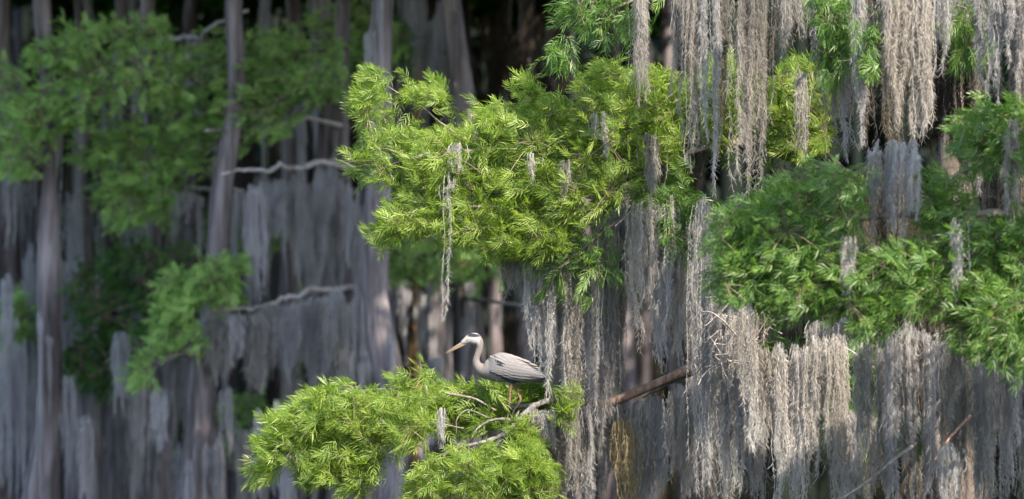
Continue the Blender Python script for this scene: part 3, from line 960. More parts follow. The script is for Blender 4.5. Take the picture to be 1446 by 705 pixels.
# the bough the heron stands on
LB = foliage_bough(T1, "bough", [([(1345, 480, 41.6), (1195, 518, 40.6), (1080, 512, 40.3), (1010, 508, 40.1), (982, 516, 40.05)], 0.06, 0.05)],
              [([(1040, 500), (1120, 480), (1180, 505), (1100, 530)], 40.1, 0.15, 45)], 'leaf_shade_tint', wood='bark', label="bough the heron perches on, its base", limbs=9, **near)
limb(LB, [at(1032, 506, 40.1), at(1005, 509, 40.08), at(985, 515, 40.05), at(965, 523, 40.0), at(915, 545, 40.15), at(864, 566, 40.3), at(835, 567, 40.3), at(806, 562, 40.25), at(785, 565, 40.2)], 0.055, 0.04, 'bark_red', "branch", "bare reddish branch", wob=0.002)
limb(LB, [at(1010, 520, 40.15), at(985, 527, 40.1), at(960, 536, 40.1), at(930, 549, 40.15), at(908, 562, 40.2)], 0.024, 0.01, 'bark_grey', "branch", "thin bleached branch", wob=0.002)
arch = [(800, 562), (787, 565), (770, 567), (754, 574), (741, 584), (730, 595), (716, 609.5), (700, 618), (679, 625), (650, 632), (622, 645)]
limb(LB, [at(x, y, np.interp(x, [622, 725, 800], [39.7, 39.85, 40.25])) for x, y in arch], 0.036, 0.015, 'bark_grey', "branch", "arched grey lichen-covered branch", wob=0.001, n=60)
limb(LB, [at(730, 595, 39.86), at(705, 592, 39.8), at(680, 600, 39.8), at(668, 612, 39.75)], 0.018, 0.006, 'bark_grey', "branch", "grey side branch", wob=0.002)
limb(LB, [at(760, 572, 40.0), at(700, 575, 40.2), at(640, 568, 40.25), at(585, 555, 40.2), at(533, 549, 40.1), at(470, 560, 40.0), at(420, 590, 39.9), at(380, 640, 39.8)], 0.026, 0.006, 'bark_grey', "branch", "leafy outer branch", wob=0.003, n=50)
limb(LB, [at(700, 580, 40.0), at(672, 565, 39.85), at(650, 560, 39.7), at(631, 556, 39.6)], 0.012, 0.014, 'deadwood', "branch", "broken grey stub", wob=0.001)
limb(LB, [at(690, 590, 39.8), at(660, 578, 39.65), at(646, 590, 39.6), at(644, 612, 39.58)], 0.006, 0.003, 'deadwood', "branch", "bent bare twig", wob=0.002)
limb(LB, [at(655, 605, 39.7), at(610, 598, 39.6), at(585, 612, 39.55)], 0.007, 0.003, 'deadwood', "branch", "bent bare twig", wob=0.002)
foliage_bough(T1, "bough", [([(700, 574, 40.15), (640, 567, 40.2), (585, 555, 40.2), (533, 549, 40.1), (470, 560, 40.0), (420, 590, 39.9), (380, 640, 39.8)], 0.012, 0.006),
                            ([(600, 560, 40.1), (540, 600, 39.9), (500, 650, 39.8)], 0.012, 0.005)],
              [([(400, 590), (425, 565), (455, 546), (500, 553), (540, 557), (590, 556), (610, 590), (595, 625), (560, 625), (520, 615), (470, 622), (425, 618)], 39.9, 0.25, 680),
               ([(358, 655), (372, 605), (405, 580), (415, 615), (385, 665), (366, 688)], 39.8, 0.12, 150),
               ([(415, 620), (470, 625), (480, 660), (440, 685), (425, 670)], 39.8, 0.15, 210),
               ([(485, 640), (520, 620), (540, 650), (505, 695), (490, 690)], 39.8, 0.12, 175),
               ([(553, 540), (565, 522), (575, 540), (565, 552)], 39.9, 0.05, 17),
               ([(592, 545), (598, 518), (606, 540)], 39.9, 0.04, 14),
               ([(590, 555), (640, 545), (700, 548), (720, 575), (690, 600), (620, 610)], 40.35, 0.22, 480),
               ([(690, 560), (690, 545), (790, 548), (800, 575), (740, 578)], 40.5, 0.12, 332)],
              'leaf', wood='bark_grey', out=(-0.45, -0.1, 0.05), label="leafy end of the heron's bough", **near)
foliage_bough(T1, "bough", [([(716, 612, 39.95), (690, 640, 39.7), (660, 670, 39.6), (620, 700, 39.5)], 0.014, 0.006),
                            ([(716, 612, 39.95), (735, 650, 39.7), (745, 700, 39.5)], 0.010, 0.005)],
              [([(570, 705), (590, 660), (640, 630), (700, 630), (750, 650), (775, 690), (775, 740), (575, 740)], 39.5, 0.2, 620),
               ([(710, 645), (760, 640), (785, 670), (760, 690), (720, 670)], 39.4, 0.12, 157),
               ([(725, 590), (745, 600), (765, 640), (735, 640)], 39.8, 0.1, 87),
               ([(790, 560), (810, 545), (815, 590), (795, 595)], 39.75, 0.05, 28)],
              'leaf', wood='bark_grey', out=(-0.1, -0.2, -0.15), label="leafy spray below the heron's feet", **near)
# pale bare twigs by the lit moss
for i in range(34):
    TW = MB()
    a = at(1015 + RNG.uniform(-10, 110) * RNG.random(), 490 + RNG.uniform(-50, 22), 38.9 + RNG.normal(0, 0.12))
    d = nrm(np.array([RNG.normal(-0.3, 1), RNG.normal(0, 0.5), RNG.normal(0.2, 0.9)]))
    c = spline([a, a + d * 0.08 + RNG.normal(0, 0.05, 3), a + d * 0.17 + RNG.normal(0, 0.08, 3) + np.array([0, 0, -0.05])], 9)
    TW.tube(c, np.linspace(0.006, 0.0025, 9), 5, cap=False)
    TW.build("dead_twig", M['twig_pale'], LB)
for pts in ([(1072, 515), (1030, 510), (1000, 525), (985, 545)], [(1060, 500), (1035, 470), (1008, 445), (990, 440)], [(1090, 520), (1060, 518), (1015, 508)],
            [(1105, 508), (1140, 520), (1190, 522)], [(1175, 480), (1205, 500), (1235, 520)]):
    limb(LB, [at(x, y, 39.0 + RNG.normal(0, 0.05)) for x, y in pts], 0.012, 0.005, 'twig_pale', "branch", "bleached bare twig", wob=0.002)
limb(T1, [at(925, 284, 39.9), at(900, 290, 39.7), at(868, 320, 39.55)], 0.014, 0.005, 'deadwood', "branch", "bleached bare twig", wob=0.002)
limb(T1, [at(975, 194, 40.0), at(950, 188, 39.8), at(925, 178, 39.7)], 0.012, 0.008, 'deadwood', "branch", "bleached bare twig", wob=0.002)
limb(T1, [at(1142, 190, 39.9), at(1132, 140, 39.6), at(1126, 88, 39.5)], 0.012, 0.005, 'deadwood', "branch", "bleached upright twig", wob=0.002)
limb(T1, [at(1040, 209, 40.3), at(1005, 206, 40.25), at(930, 235, 40.0), at(870, 262, 39.9), at(850, 268, 39.8)], 0.03, 0.012, 'bark', "limb", wob=0.003)
# high limbs, above the frame, that the long streamers hang from
limb(T1, [np.array([TX, 41.6, 8.3]), at(1240, -110, 40), at(1080, -50, 38.6), at(960, -40, 38.6), at(880, -40, 38.7)], 0.07, 0.02, 'bark', "limb")
limb(T1, [np.array([TX, 41.6, 7.4]), at(1330, -60, 40.3), at(1230, -35, 40.1), at(1100, -40, 40)], 0.06, 0.02, 'bark', "limb")
foliage_bough(T1, "bough", [([(1080, -50, 39.4), (960, -20, 39.2), (880, 10, 39.1), (830, 40, 39.0)], 0.03, 0.008)],
              [([(800, 20), (830, -40), (920, -50), (925, 30), (880, 55), (830, 55)], 39.1, 0.2, 157),
               ([(782, 92), (788, 66), (800, 62), (800, 90), (790, 96)], 39.0, 0.04, 24),
               ([(792, 20), (800, -10), (815, -10), (812, 40)], 39.0, 0.06, 21)],
              'leaf_shade_tint', out=(-0.4, -0.1, -0.35), label="drooping leafy bough entering from above", **near)
foliage_bough(T1, "bough", [([(1230, -45, 38.9), (1190, -10, 38.3), (1170, 40, 38.0)], 0.02, 0.008)],
              [([(1150, -20), (1200, -20), (1210, 60), (1180, 130), (1155, 60)], 38.0, 0.15, 192), ([(1215, 40), (1240, 20), (1235, 110), (1215, 90)], 37.5, 0.1, 42),
               ([(1330, 30), (1390, 10), (1395, 90), (1345, 95)], 37.9, 0.15, 70)],
              'leaf_shade_tint', out=(-0.1, -0.1, -0.5), label="thin drooping leafy bough among the upper moss", **near)

# ------------------------------------------------------------------ the nearer tree, its trunk outside the frame
T2 = tree_root("cypress_tree", "nearer cypress whose shaded green boughs cross in front of the moss", None)
T2X = 7.3
trunk(T2, (T2X, 36.8), (0.0, 0.0), 0.3, 20, 1.0, 'bark', seed=78)
for k in range(3):
    add_crown(T2, (T2X + 3.2 + RNG.normal(0, 0.6), 38.8 + RNG.normal(0, 0.5), 17.0 + 2.0 * k), (0.8, 0.8, 0.8), k * 2, k)
fr = dict(bl=0.088, bw=0.0095, nb=13, Ls=0.18, edge=9.0, limb_r=0.006)
foliage_bough(T2, "bough", [([(1760, 330, 36.8), (1560, 300, 36.3), (1400, 300, 36.0), (1250, 300, 35.9), (1120, 310, 35.9), (1030, 320, 35.8)], 0.06, 0.01),
                            ([(1400, 300, 36.0), (1300, 370, 35.8), (1180, 400, 35.7), (1090, 400, 35.7)], 0.03, 0.008),
                            ([(1560, 300, 36.3), (1430, 400, 35.8), (1340, 430, 35.6)], 0.03, 0.01)],
              [([(1010, 310), (1085, 262), (1160, 238), (1220, 240), (1225, 300), (1180, 350), (1100, 380), (1050, 390), (1010, 360)], 35.8, 0.3, 650),
               ([(1000, 400), (1030, 340), (1120, 350), (1200, 360), (1230, 400), (1180, 440), (1090, 440), (1030, 420)], 35.8, 0.3, 500),
               ([(1180, 400), (1240, 350), (1330, 345), (1350, 400), (1330, 440), (1290, 430), (1250, 470), (1215, 470)], 35.6, 0.28, 525)],
              'leaf_shade_tint', out=(-0.5, -0.15, -0.05), label="broad shaded green bough", **fr)
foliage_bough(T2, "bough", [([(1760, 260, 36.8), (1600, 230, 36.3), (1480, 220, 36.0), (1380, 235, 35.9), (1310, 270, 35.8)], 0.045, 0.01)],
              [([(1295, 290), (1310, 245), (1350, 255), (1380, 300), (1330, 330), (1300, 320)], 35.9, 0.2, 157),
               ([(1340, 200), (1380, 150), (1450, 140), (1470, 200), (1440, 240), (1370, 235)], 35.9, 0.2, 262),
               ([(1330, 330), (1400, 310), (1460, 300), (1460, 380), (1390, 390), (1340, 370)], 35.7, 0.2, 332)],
              'leaf_shade_tint', out=(-0.4, -0.15, 0.0), label="upper shaded green bough", **fr)
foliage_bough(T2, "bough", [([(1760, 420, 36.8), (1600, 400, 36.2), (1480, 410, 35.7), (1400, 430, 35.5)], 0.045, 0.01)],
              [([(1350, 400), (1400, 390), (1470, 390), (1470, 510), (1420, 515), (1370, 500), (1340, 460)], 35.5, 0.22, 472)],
              'leaf_shade_tint', out=(-0.4, -0.15, -0.15), label="lowest shaded green bough", **fr)
foliage_bough(T1, "bough", [([(1345, 500, 41.6), (1270, 500, 40.2), (1215, 495, 39.8), (1195, 540, 39.5)], 0.03, 0.006)],
              [([(1170, 540), (1200, 490), (1245, 480), (1245, 560), (1225, 640), (1190, 640), (1175, 590)], 39.5, 0.12, 262),
               ([(1275, 600), (1300, 595), (1305, 640), (1280, 640)], 38.6, 0.06, 24)],
              'leaf_shade_tint', out=(-0.2, -0.1, -0.2), label="small leafy bough between lit and shaded moss", **near)
# bare sticks low in the shaded moss
limb(T1, [at(1370, 588, 37.9), at(1345, 615, 37.6), at(1320, 650, 37.5)], 0.018, 0.01, 'bark_red', "branch", "reddish bare stick", wob=0.001)
limb(T1, [at(1345, 560, 41.6), at(1320, 600, 39), at(1270, 640, 37.5), at(1225, 680, 37.3), at(1185, 706, 37.2)], 0.03, 0.008, 'deadwood', "branch", "bleached bare stick", wob=0.002)
limb(T1, [at(1262, 648, 37.5), at(1272, 662, 37.4), at(1280, 640, 37.35), at(1290, 634, 37.3)], 0.010, 0.006, 'deadwood', "branch", "bleached bare stick", wob=0.001)
# unseen leaf clumps added as side boughs, to keep the sun off the shaded moss
for x, y, z, s in ((3.7, 33.9, 6.0, 0.22), (4.5, 33.8, 6.1, 0.26), (5.3, 34.0, 5.9, 0.26), (5.6, 34.1, 5.2, 0.22), (5.6, 35.8, 4.2, 0.2), (6.2, 35.7, 4.6, 0.24), (6.9, 35.6, 4.6, 0.24), (6.2, 35.9, 3.6, 0.2)):
    o = add_crown(T2, (x, y, z), (s, s, s * 0.8), x * 3, int(x * 7))
# unseen cypresses added beside the frame; their canopy shades the far row
for i in range(6):
    x, y = 9.5 + 2.6 * (i % 3) + RNG.normal(0, 0.4), 53.5 + 5 * (i // 3) + RNG.normal(0, 0.6)
    t = tree_root("cypress_tree", "added tall cypress outside the frame, its dense canopy shading the far row", None, "cypresses beside the frame")
    trunk(t, (x, y), (0, 0), 0.28, 20, 0.9, 'bark_far', None, 200 + i)
    for k in range(4):
        add_crown(t, (x + RNG.normal(0, 1.0), y + RNG.normal(0, 0.8) - (k % 2) * 2.5, 7.5 + 2.6 * k), (1.05, 1.05, 0.7), RNG.random() * 6, k)
# ------------------------------------------------------------------ moss on the near trees
U = "upper moss streamers"
C = None
moss("narrow dim moss streamer hanging beside the drooping leafy bough that enters from above", 893, 922, -30, 150, 38.6, 1.1, ragged=.25)
moss("faint moss streamer in front of the bright bough, next to the narrow dim one", 946, 968, -30, 215, 38.9, 0.8)
moss("long pale moss streamer crossing the bright bough, first of the close pair", 967, 990, -30, 245, 38.6, 1.1)
moss("long pale moss streamer crossing the bright bough, the longer of the close pair", 989, 1013, -30, 282, 38.5, 1.1)
moss("dark thin moss streamer behind the widest upper streamer", 1016, 1044, -30, 195, 39.3, 0.9, 'moss_shade_tint')
moss("widest and longest upper moss streamer, its tip over the shaded green bough", 1036, 1080, -30, 296, 38.0, 1.2, step=22, lenvar=0.25)
moss("dim moss streamer along the edge of the widest upper streamer", 1077, 1099, -30, 205, 38.8, 0.7, 'moss_shade_tint')
moss("short hazy moss curtain at the top over the dark gap", 1096, 1164, -30, 82, 38.9, 0.9)
moss("thin moss wisp hanging from the bleached upright twig", 1122, 1140, 92, 225, 39.5, 0.9)
moss("sunlit moss mass hanging above the shaded bough, beside the thin wisp", 1162, 1216, -30, 232, 38.3, 1.1)
moss("grey shaded half of the thick upper moss column, touching its sunlit half", 1214, 1262, -30, 215, 37.7, 1.2)
moss("brightest sunlit moss column, edge toward the dark hollow", 1258, 1311, -30, 218, 37.4, 1.88, 'moss_sun_tint', lenvar=0.15, step=22)
moss("rounded shaded moss clump draped over the green bough under the brightest column", 1232, 1298, 190, 345, 35.7, 1.3, lean=-0.06, rtop=0.12, ragged=.45)
moss("thin grey moss streamer over the dark hollow", 1318, 1341, -30, 105, 37.5, 1.0)
moss("short moss tuft with leaves above the dark hollow", 1338, 1388, -30, 75, 38, 1.0)
moss("pale moss streamer beyond the dark hollow, reaching to the green spray", 1380, 1418, -30, 150, 37.6, 1.1)
moss("moss streamer at the edge of the picture beside the pale one beyond the hollow", 1412, 1468, -30, 190, 37.5, 1.0)
moss("small sunlit moss patch seen behind the upper green spray", 1362, 1420, 190, 275, 38.9, 1.2)
moss("slim grey moss tail hanging between the broad and the lowest green boughs", 1346, 1364, 300, 425, 35.3, 0.9, ragged=.5)
moss("slim grey moss tail hanging over the middle of the broad shaded bough", 1192, 1212, 322, 442, 35.3, 0.8, ragged=.5)
moss("dusky moss tail hanging through the upper green spray at the picture's edge", 1418, 1446, 160, 340, 35.6, 1.0)
moss("shade-coloured moss filling the hollow beside the trunk", 1304, 1376, 40, 300, 40.6, 1.3, 'moss_deep_shade_tint')
moss("short moss tail under the bleached twig on the bright bough", 902, 930, 182, 280, 39.5, 1.0)
moss("small pale moss wisp lying over the bright leaves near the bough's end", 836, 860, 150, 225, 39.4, 0.5)
moss("tiny moss wisp caught in the bright leaves above the lone strand", 636, 656, 196, 244, 39.3, 0.5, ragged=.5, tip=.6)
moss("small hazy moss wisp in the middle of the bright bough's top", 742, 760, 205, 258, 39.3, 0.4, ragged=.5, tip=.6)
moss("hazy moss wisp on the bright bough beside its thicker end", 792, 812, 215, 290, 39.3, 0.4, ragged=.5, tip=.6)
moss("long lone moss strand dangling to a thin point from the bright bough", 630, 646, 232, 462, 39.3, 0.35, ragged=0.7, tip=0.8, fuzz=0.7)

# cascade under the bright bough
moss("ragged moss fringe starting the cascade under the bright bough", 704, 732, 304, 425, 40.0, 1.5)
moss("pale ragged moss tail over the dark gap behind the heron", 730, 765, 312, 495, 40.0, 1.7, ragged=.4)
moss("pale moss cascade ending just behind the heron's tail", 762, 800, 307, 562, 40.0, 1.7, ragged=.4)
moss("wide grey moss column falling past the heron's tail to below its branch", 798, 850, 294, 735, 40.05, 1.9)
moss("grey moss column in front of the lower end of the reddish branch", 842, 872, 290, 600, 40.05, 1.7)
moss("thin sunlit moss strands ending in points above the reddish branch", 884, 924, 272, 505, 39.7, 1.12, 'moss_sun_tint', ragged=.4)
moss("pale moss strands ending on the reddish branch", 924, 962, 268, 530, 39.8, 1.7)
moss("sunlit moss strands touching the upper end of the reddish branch", 954, 986, 277, 540, 40.2, 1.12, 'moss_sun_tint')
moss("long dusky moss column hiding where the reddish branch meets the pale twigs", 984, 1046, 264, 735, 39.2, 2.4, lenvar=0.1)
bk = "shaded brown moss hanging deep behind the cascade under the bright bough"
for a, b, y0, y1 in ((765, 812, 335, 520), (808, 850, 320, 620), (846, 882, 300, 540), (926, 965, 290, 480), (960, 1010, 280, 735)):
    moss(bk, a, b, y0, y1, 41.2, 1.1, 'moss_shade_tint', "brown moss behind the cascade")
bk = "grey moss layered just behind the front strands of the cascade"
for a, b, y0, y1 in ((706, 760, 318, 450), (770, 830, 310, 690), (826, 880, 300, 650), (878, 930, 285, 470), (926, 985, 280, 500), (985, 1045, 285, 735)):
    moss(bk, a, b, y0, y1, 40.55, 1.5, 'moss', "grey moss layered behind the cascade front", rtop=0.1, ragged=.4)
# under the reddish branch
bk = "grey moss layered behind the reddish branch, hanging below it"
for a, b, y0 in ((796, 856, 572), (866, 926, 560), (950, 1010, 540)):
    moss(bk, a, b, y0, 735, 40.6, 1.4, 'moss', "grey moss layered below the reddish branch", ragged=.4)
moss("grey moss hanging from the arched grey branch beside the heron's feet", 742, 788, 572, 650, 40.1, 2.0)
moss("dusky moss column under the arched branch, beside the leafy spray", 764, 806, 575, 735, 40.3, 1.9)
moss("moss tuft coloured as backlit, hanging low under the reddish branch", 866, 894, 585, 735, 40.3, 2.0, 'moss_backlit_tint')
moss("grey moss falling from the middle of the reddish branch", 890, 940, 552, 735, 40.2, 1.9)
moss("sunlit moss ending in two white points under the reddish branch", 936, 984, 536, 698, 39.7, 1.38, 'moss_sun_tint', ragged=.35, tip=0.5)
moss("small grey moss tuft hanging in the leaves under the broken stub", 616, 636, 572, 632, 39.4, 0.8, ragged=.5, tip=.6)
bk = "dark moss hanging behind the reddish branch, below it"
for a, b in ((800, 850), (842, 890), (960, 1010)):
    moss(bk, a, b, 570, 735, 41.0, 1.1, 'moss_shade_tint', "dark moss behind the reddish branch")
moss("grey moss tail between the two ends of the reddish branch's moss columns", 820, 846, 330, 700, 39.95, 1.6, ragged=.4)
moss("ragged grey moss tail just right of the pale cascade behind the heron", 776, 802, 330, 640, 40.2, 1.5, ragged=.4)
moss("slim moss tail in front of the dark gap above the reddish branch", 902, 922, 300, 455, 39.9, 1.3, ragged=.5)
# the lit tangle
moss("sunlit-coloured tangled moss around the bare bleached twigs", 1012, 1062, 428, 560, 38.9, 0.6, 'moss_sun_tint', ragged=.4)
moss("dim moss column between the tangled twigs and the lit moss", 1042, 1078, 540, 735, 39.7, 1.0)
moss("bright moss tail hanging from the bleached twigs", 1052, 1094, 480, 650, 38.9, 1.25, 'moss_sun_tint', ragged=.4)
moss("bright broad moss curtain under the broad shaded bough", 1090, 1142, 480, 735, 38.9, 1.38, 'moss_sun_tint')
moss("brightest low moss curtain, beside the small leafy bough", 1138, 1188, 462, 735, 38.8, 1.38, 'moss_sun_tint')
moss("sunlit moss tuft tucked under the broad shaded bough", 1150, 1206, 442, 560, 39.6, 1.25, 'moss_sun_tint')
moss("pale moss tail below the small leafy bough", 1184, 1236, 575, 735, 38.9, 1.0)
bk = "shade-coloured moss hanging deep behind the sunlit low curtains"
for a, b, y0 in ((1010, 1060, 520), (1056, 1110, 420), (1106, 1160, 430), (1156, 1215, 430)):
    moss(bk, a, b, y0, 735, 41.0, 1.1, 'moss_shade_tint', "brown moss behind the sunlit low curtains")
# shaded columns
moss("shaded moss column beside the small leafy bough, first of the shaded row", 1214, 1260, 480, 735, 38.0, 1.6)
moss("shaded moss column hanging above the bleached stick", 1252, 1300, 440, 735, 37.8, 1.6)
moss("wide dim moss column in the middle of the shaded row", 1296, 1346, 462, 735, 38.1, 1.6)
moss("short pale moss tail hanging from the lowest green bough", 1338, 1368, 405, 590, 36.6, 1.6)
moss("pale moss cone hanging from the reddish stick", 1318, 1352, 610, 735, 37.2, 1.2)
moss("dim moss column behind the reddish stick", 1340, 1398, 490, 735, 38.3, 1.6)
moss("grey moss column under the lowest green bough", 1392, 1436, 480, 735, 37.8, 1.6)
moss("last moss column of the shaded row, at the picture's edge", 1426, 1472, 490, 735, 37.9, 1.6)
bk = "shade-coloured moss curtain behind the shaded row of columns"
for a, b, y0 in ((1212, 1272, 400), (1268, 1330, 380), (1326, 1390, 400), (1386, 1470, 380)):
    moss(bk, a, b, y0, 735, 39.8, 1.2, 'moss_shade_tint', "brown moss behind the shaded row")
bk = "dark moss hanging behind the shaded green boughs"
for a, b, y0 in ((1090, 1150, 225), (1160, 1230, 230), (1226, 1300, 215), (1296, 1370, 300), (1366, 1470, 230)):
    moss(bk, a, b, y0, 480, 40.2, 1.0, 'moss_shade_tint', "dark moss behind the shaded boughs")
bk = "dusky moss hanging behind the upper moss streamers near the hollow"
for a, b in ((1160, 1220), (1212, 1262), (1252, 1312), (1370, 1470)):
    moss(bk, a, b, -30, 235, 39.9, 1.0, 'moss_shade_tint', "dusky moss behind the upper streamers")
moss("dim moss veil behind the gap between the close pair and the widest upper streamer", 905, 1000, 190, 300, 40.4, 0.9, 'moss_shade_tint')

# ------------------------------------------------------------------ great heron
K = 4.405
HY = 39.85


def hp(cx, cy, dy=0.0):
    """heron working coordinates (a 4.4 x enlargement of the photo) to the world, in its standing plane"""
    return at(600 + cx / K, 450 + cy / K, HY) + np.array([0, dy, 0])


HS = mpp(HY) / K
FOOT = hp(514, 690)
H = thing("heron", "grey heron with white head and orange bill standing on the arched branch", "bird", FOOT)
rings = [  # centre x, y, half height, half depth
    (232, 150, 13, 10), (250, 142, 20, 16), (270, 132, 29, 22), (292, 126, 36, 27), (316, 130, 38, 27), (336, 148, 29, 23), (341, 174, 22, 20),
    (334, 206, 21, 19), (323, 238, 20, 19), (319, 266, 23, 22), (330, 298, 32, 31), (362, 320, 48, 47), (408, 316, 72, 65),
    (450, 304, 90, 76), (500, 304, 91, 80), (560, 316, 83, 74), (620, 331, 66, 60), (680, 349, 41, 40), (722, 358, 24, 26), (745, 364, 10, 14)]
rg = spline(np.array(rings, float), 110)
c2 = rg[:, :2]
tan = nrm(np.gradient(c2, axis=0))
# ease the section planes of the body to vertical
s_ = np.clip((rg[:, 0] - 360) / 90, 0, 1) * (np.arange(110) > 45)
tan = nrm(tan * (1 - s_)[:, None] + np.array([1.0, 0.0]) * s_[:, None])
pr = np.stack([-tan[:, 1], tan[:, 0]], -1)
NS = 28
th = np.linspace(0, 2 * PI, NS, endpoint=False)
V = []
for i in range(len(rg)):
    for t_ in th:
        q = c2[i] + pr[i] * rg[i, 2] * math.cos(t_)
        V.append(hp(q[0], q[1], rg[i, 3] * HS * math.sin(t_)))
V = np.array(V)
bm_ = MB()
i = np.arange(len(rg) - 1)[:, None] * NS
j = np.arange(NS)[None]
j2 = (j + 1) % NS
Q = np.stack([i + j, i + NS + j, i + NS + j2, i + j2], -1).reshape(-1, 4)
n0 = len(V)
V = np.vstack([V, hp(222, 153), hp(752, 366)])
jj = np.arange(NS)
Q = np.vstack([Q, np.stack([np.full(NS, n0), jj, (jj + 1) % NS, (jj + 1) % NS], -1),
               np.stack([np.full(NS, n0 + 1), (len(rg) - 1) * NS + (jj + 1) % NS, (len(rg) - 1) * NS + jj, (len(rg) - 1) * NS + jj], -1)])
bm_.raw(V, Q)


def leg(pts, radii, dy):
    p = spline(np.array([[*q, r_] for q, r_ in zip(pts, radii)], float), 40)
    W = np.array([hp(a[0], a[1], d) for a, d in zip(p, np.linspace(dy * 0.8, dy, 40))])
    bm_.tube(W, p[:, 2] * HS, 10)
    f = W[-1]
    for ang, ln in ((-2.75, 0.085), (-2.2, 0.08), (2.75, 0.08), (0.2, 0.06)):
        d = np.array([math.cos(ang), math.sin(ang) * 0.8, 0.0])
        c = np.array([f + d * ln * u + np.array([0, 0, 0.004 + 0.012 * math.sin(PI * u) - 0.035 * u ** 1.5 * (abs(math.sin(ang)) + 0.35)]) for u in np.linspace(0, 1, 8)])
        bm_.tube(c, np.linspace(0.0065, 0.0035, 8), 7)


leg([(528, 375), (533, 405), (531, 430), (528, 480), (525, 525), (520, 560), (516, 620), (513, 688)], [30, 18, 8.5, 6.5, 8.5, 5.5, 5.2, 5.5], -0.03)
leg([(552, 375), (556, 405), (566, 440), (582, 475), (594, 503), (580, 535), (552, 575), (528, 650)], [28, 16, 8, 6.5, 8.5, 5.5, 5.2, 5.5], 0.045)
raw = bm_.build("body", M['plumage'], None, FOOT)
md = raw.modifiers.new("r", 'REMESH')
md.mode = 'VOXEL'
md.voxel_size = 0.0042
sm = raw.modifiers.new("s", 'SMOOTH')
sm.factor = 0.4
sm.iterations = 2
bpy.context.view_layer.update()
dg = bpy.context.evaluated_depsgraph_get()
me = bpy.data.meshes.new_from_object(raw.evaluated_get(dg))
bpy.data.objects.remove(raw)
me.name = "body"
nv = len(me.vertices)
co = np.empty(nv * 3, np.float32)
me.vertices.foreach_get("co", co)
co = co.reshape(-1, 3).astype(float) + FOOT
# back to heron working coordinates
o0 = hp(0, 0)
ex = (hp(100, 0) - o0)[0] / 100
ez = (hp(0, 100) - o0)[2] / 100
cx = (co[:, 0] - o0[0]) / ex
cy = (co[:, 2] - o0[2]) / ez
dep = co[:, 1] - HY


def sstep(a, b, x):
    t = np.clip((x - a) / (b - a), 0, 1)
    return t * t * (3 - 2 * t)


def blend(col, c, k):
    return col * (1 - k[:, None]) + 0.52 * np.array(c)[None] * k[:, None]


col = np.tile(np.array([0.135, 0.13, 0.134]), (nv, 1))
col = blend(col, (0.26, 0.225, 0.21), 1 - sstep(350, 410, cx))                       # neck, warm grey
col = blend(col, (0.5, 0.48, 0.46), (1 - sstep(330, 352, cx)) * (1 - sstep(150, 178, cy)))   # head, white
col = blend(col, (0.44, 0.41, 0.39), (1 - sstep(296, 318, cx + 0.12 * (cy - 200))) * sstep(165, 190, cy) * (1 - sstep(300, 350, cy)))
st = np.sin(cx * 0.55 + cy * 0.18) > 0.55
col = blend(col, (0.10, 0.10, 0.12), 0.7 * st * (1 - sstep(305, 325, cx)) * sstep(185, 205, cy) * (1 - sstep(330, 360, cy)))
k = ((cx - 290) / 58) ** 2 + ((cy - (103 + 0.10 * (cx - 290))) / 13) ** 2
col = blend(col, (0.035, 0.04, 0.065), (1 - sstep(0.55, 1.15, k)) * sstep(255, 275, cx))
k = ((cx - 466) / 22) ** 2 + ((cy - 275) / 20) ** 2
col = blend(col, (0.03, 0.032, 0.05), 1 - sstep(0.5, 1.2, k))
dl = np.abs((cy - 345) - 0.62 * (cx - 470))
col = blend(col, (0.03, 0.035, 0.06), (1 - sstep(14, 26, dl)) * sstep(455, 475, cx) * (1 - sstep(545, 565, cx)) * (cy < 405))
col = blend(col, (0.55, 0.52, 0.48), sstep(385, 398, cy) * sstep(590, 615, cx) * (1 - sstep(650, 680, cx)))
col = blend(col, (0.05, 0.055, 0.075), sstep(672, 715, cx))
lg = sstep(402, 412, cy) * (cx > 500) * (cx < 620)
col = blend(col, (0.27, 0.15, 0.105), lg * 1.0)
col = blend(col, (0.08, 0.065, 0.06), lg * sstep(500, 545, cy - 0.0 * cx))
ca = me.attributes.new("col", 'FLOAT_COLOR', 'POINT')
ca.data.foreach_set("color", np.hstack([col, np.ones((nv, 1))]).astype(np.float32).ravel())
me.polygons.foreach_set("use_smooth", np.ones(len(me.polygons), bool))
me.materials.clear()
me.materials.append(M['plumage'])
body = bpy.data.objects.new("body", me)
COL.objects.link(body)
body.parent = H

# bill: upper and lower halves meeting at the gape
b = MB()
for up_, tip, c_, h0 in ((1, (129, 214), (0.17, 0.145, 0.11), 11.5), (-1, (131, 216.5), (0.20, 0.125, 0.075), 10.5)):
    pts = []
    for u in np.linspace(0, 1, 14):
        x = 256 * (1 - u) + tip[0] * u
        y = (146 + (-5 if up_ > 0 else 7)) * (1 - u) + tip[1] * u - (3 if up_ > 0 else -1.5) * math.sin(PI * u)
        pts.append(hp(x, y))
    r_ = np.linspace(h0, 1.0, 14) ** 1.0 * HS
    b.tube(pts, r_, 12, lambda t, t2: 0.62 + 0.38 * np.abs(np.cos(t2)), c=np.array(c_))
b.build("bill", M['bill'], H, FOOT, True)
# eyes
for sgn in (-1, 1):
    e = MB()
    p = hp(265, 131, sgn * 20.5 * HS)
    zz = np.linspace(-1, 1, 9)
    e.tube(p + np.array([[0, sgn * 0.008 * z, 0] for z in zz]), 0.0085 * np.sqrt(np.clip(1 - (zz * 0.98) ** 2, 0.01, 1)), 12)
    eo = e.build("eye", M['eye'], H, FOOT, True)
    e = MB()
    e.tube(p + np.array([[0, sgn * (0.0065 + 0.003 * z), 0] for z in (0, 0.5, 1)]), np.array([0.0045, 0.004, 0.001]), 10)
    e.build("pupil", M['pupil'], eo, FOOT, True)


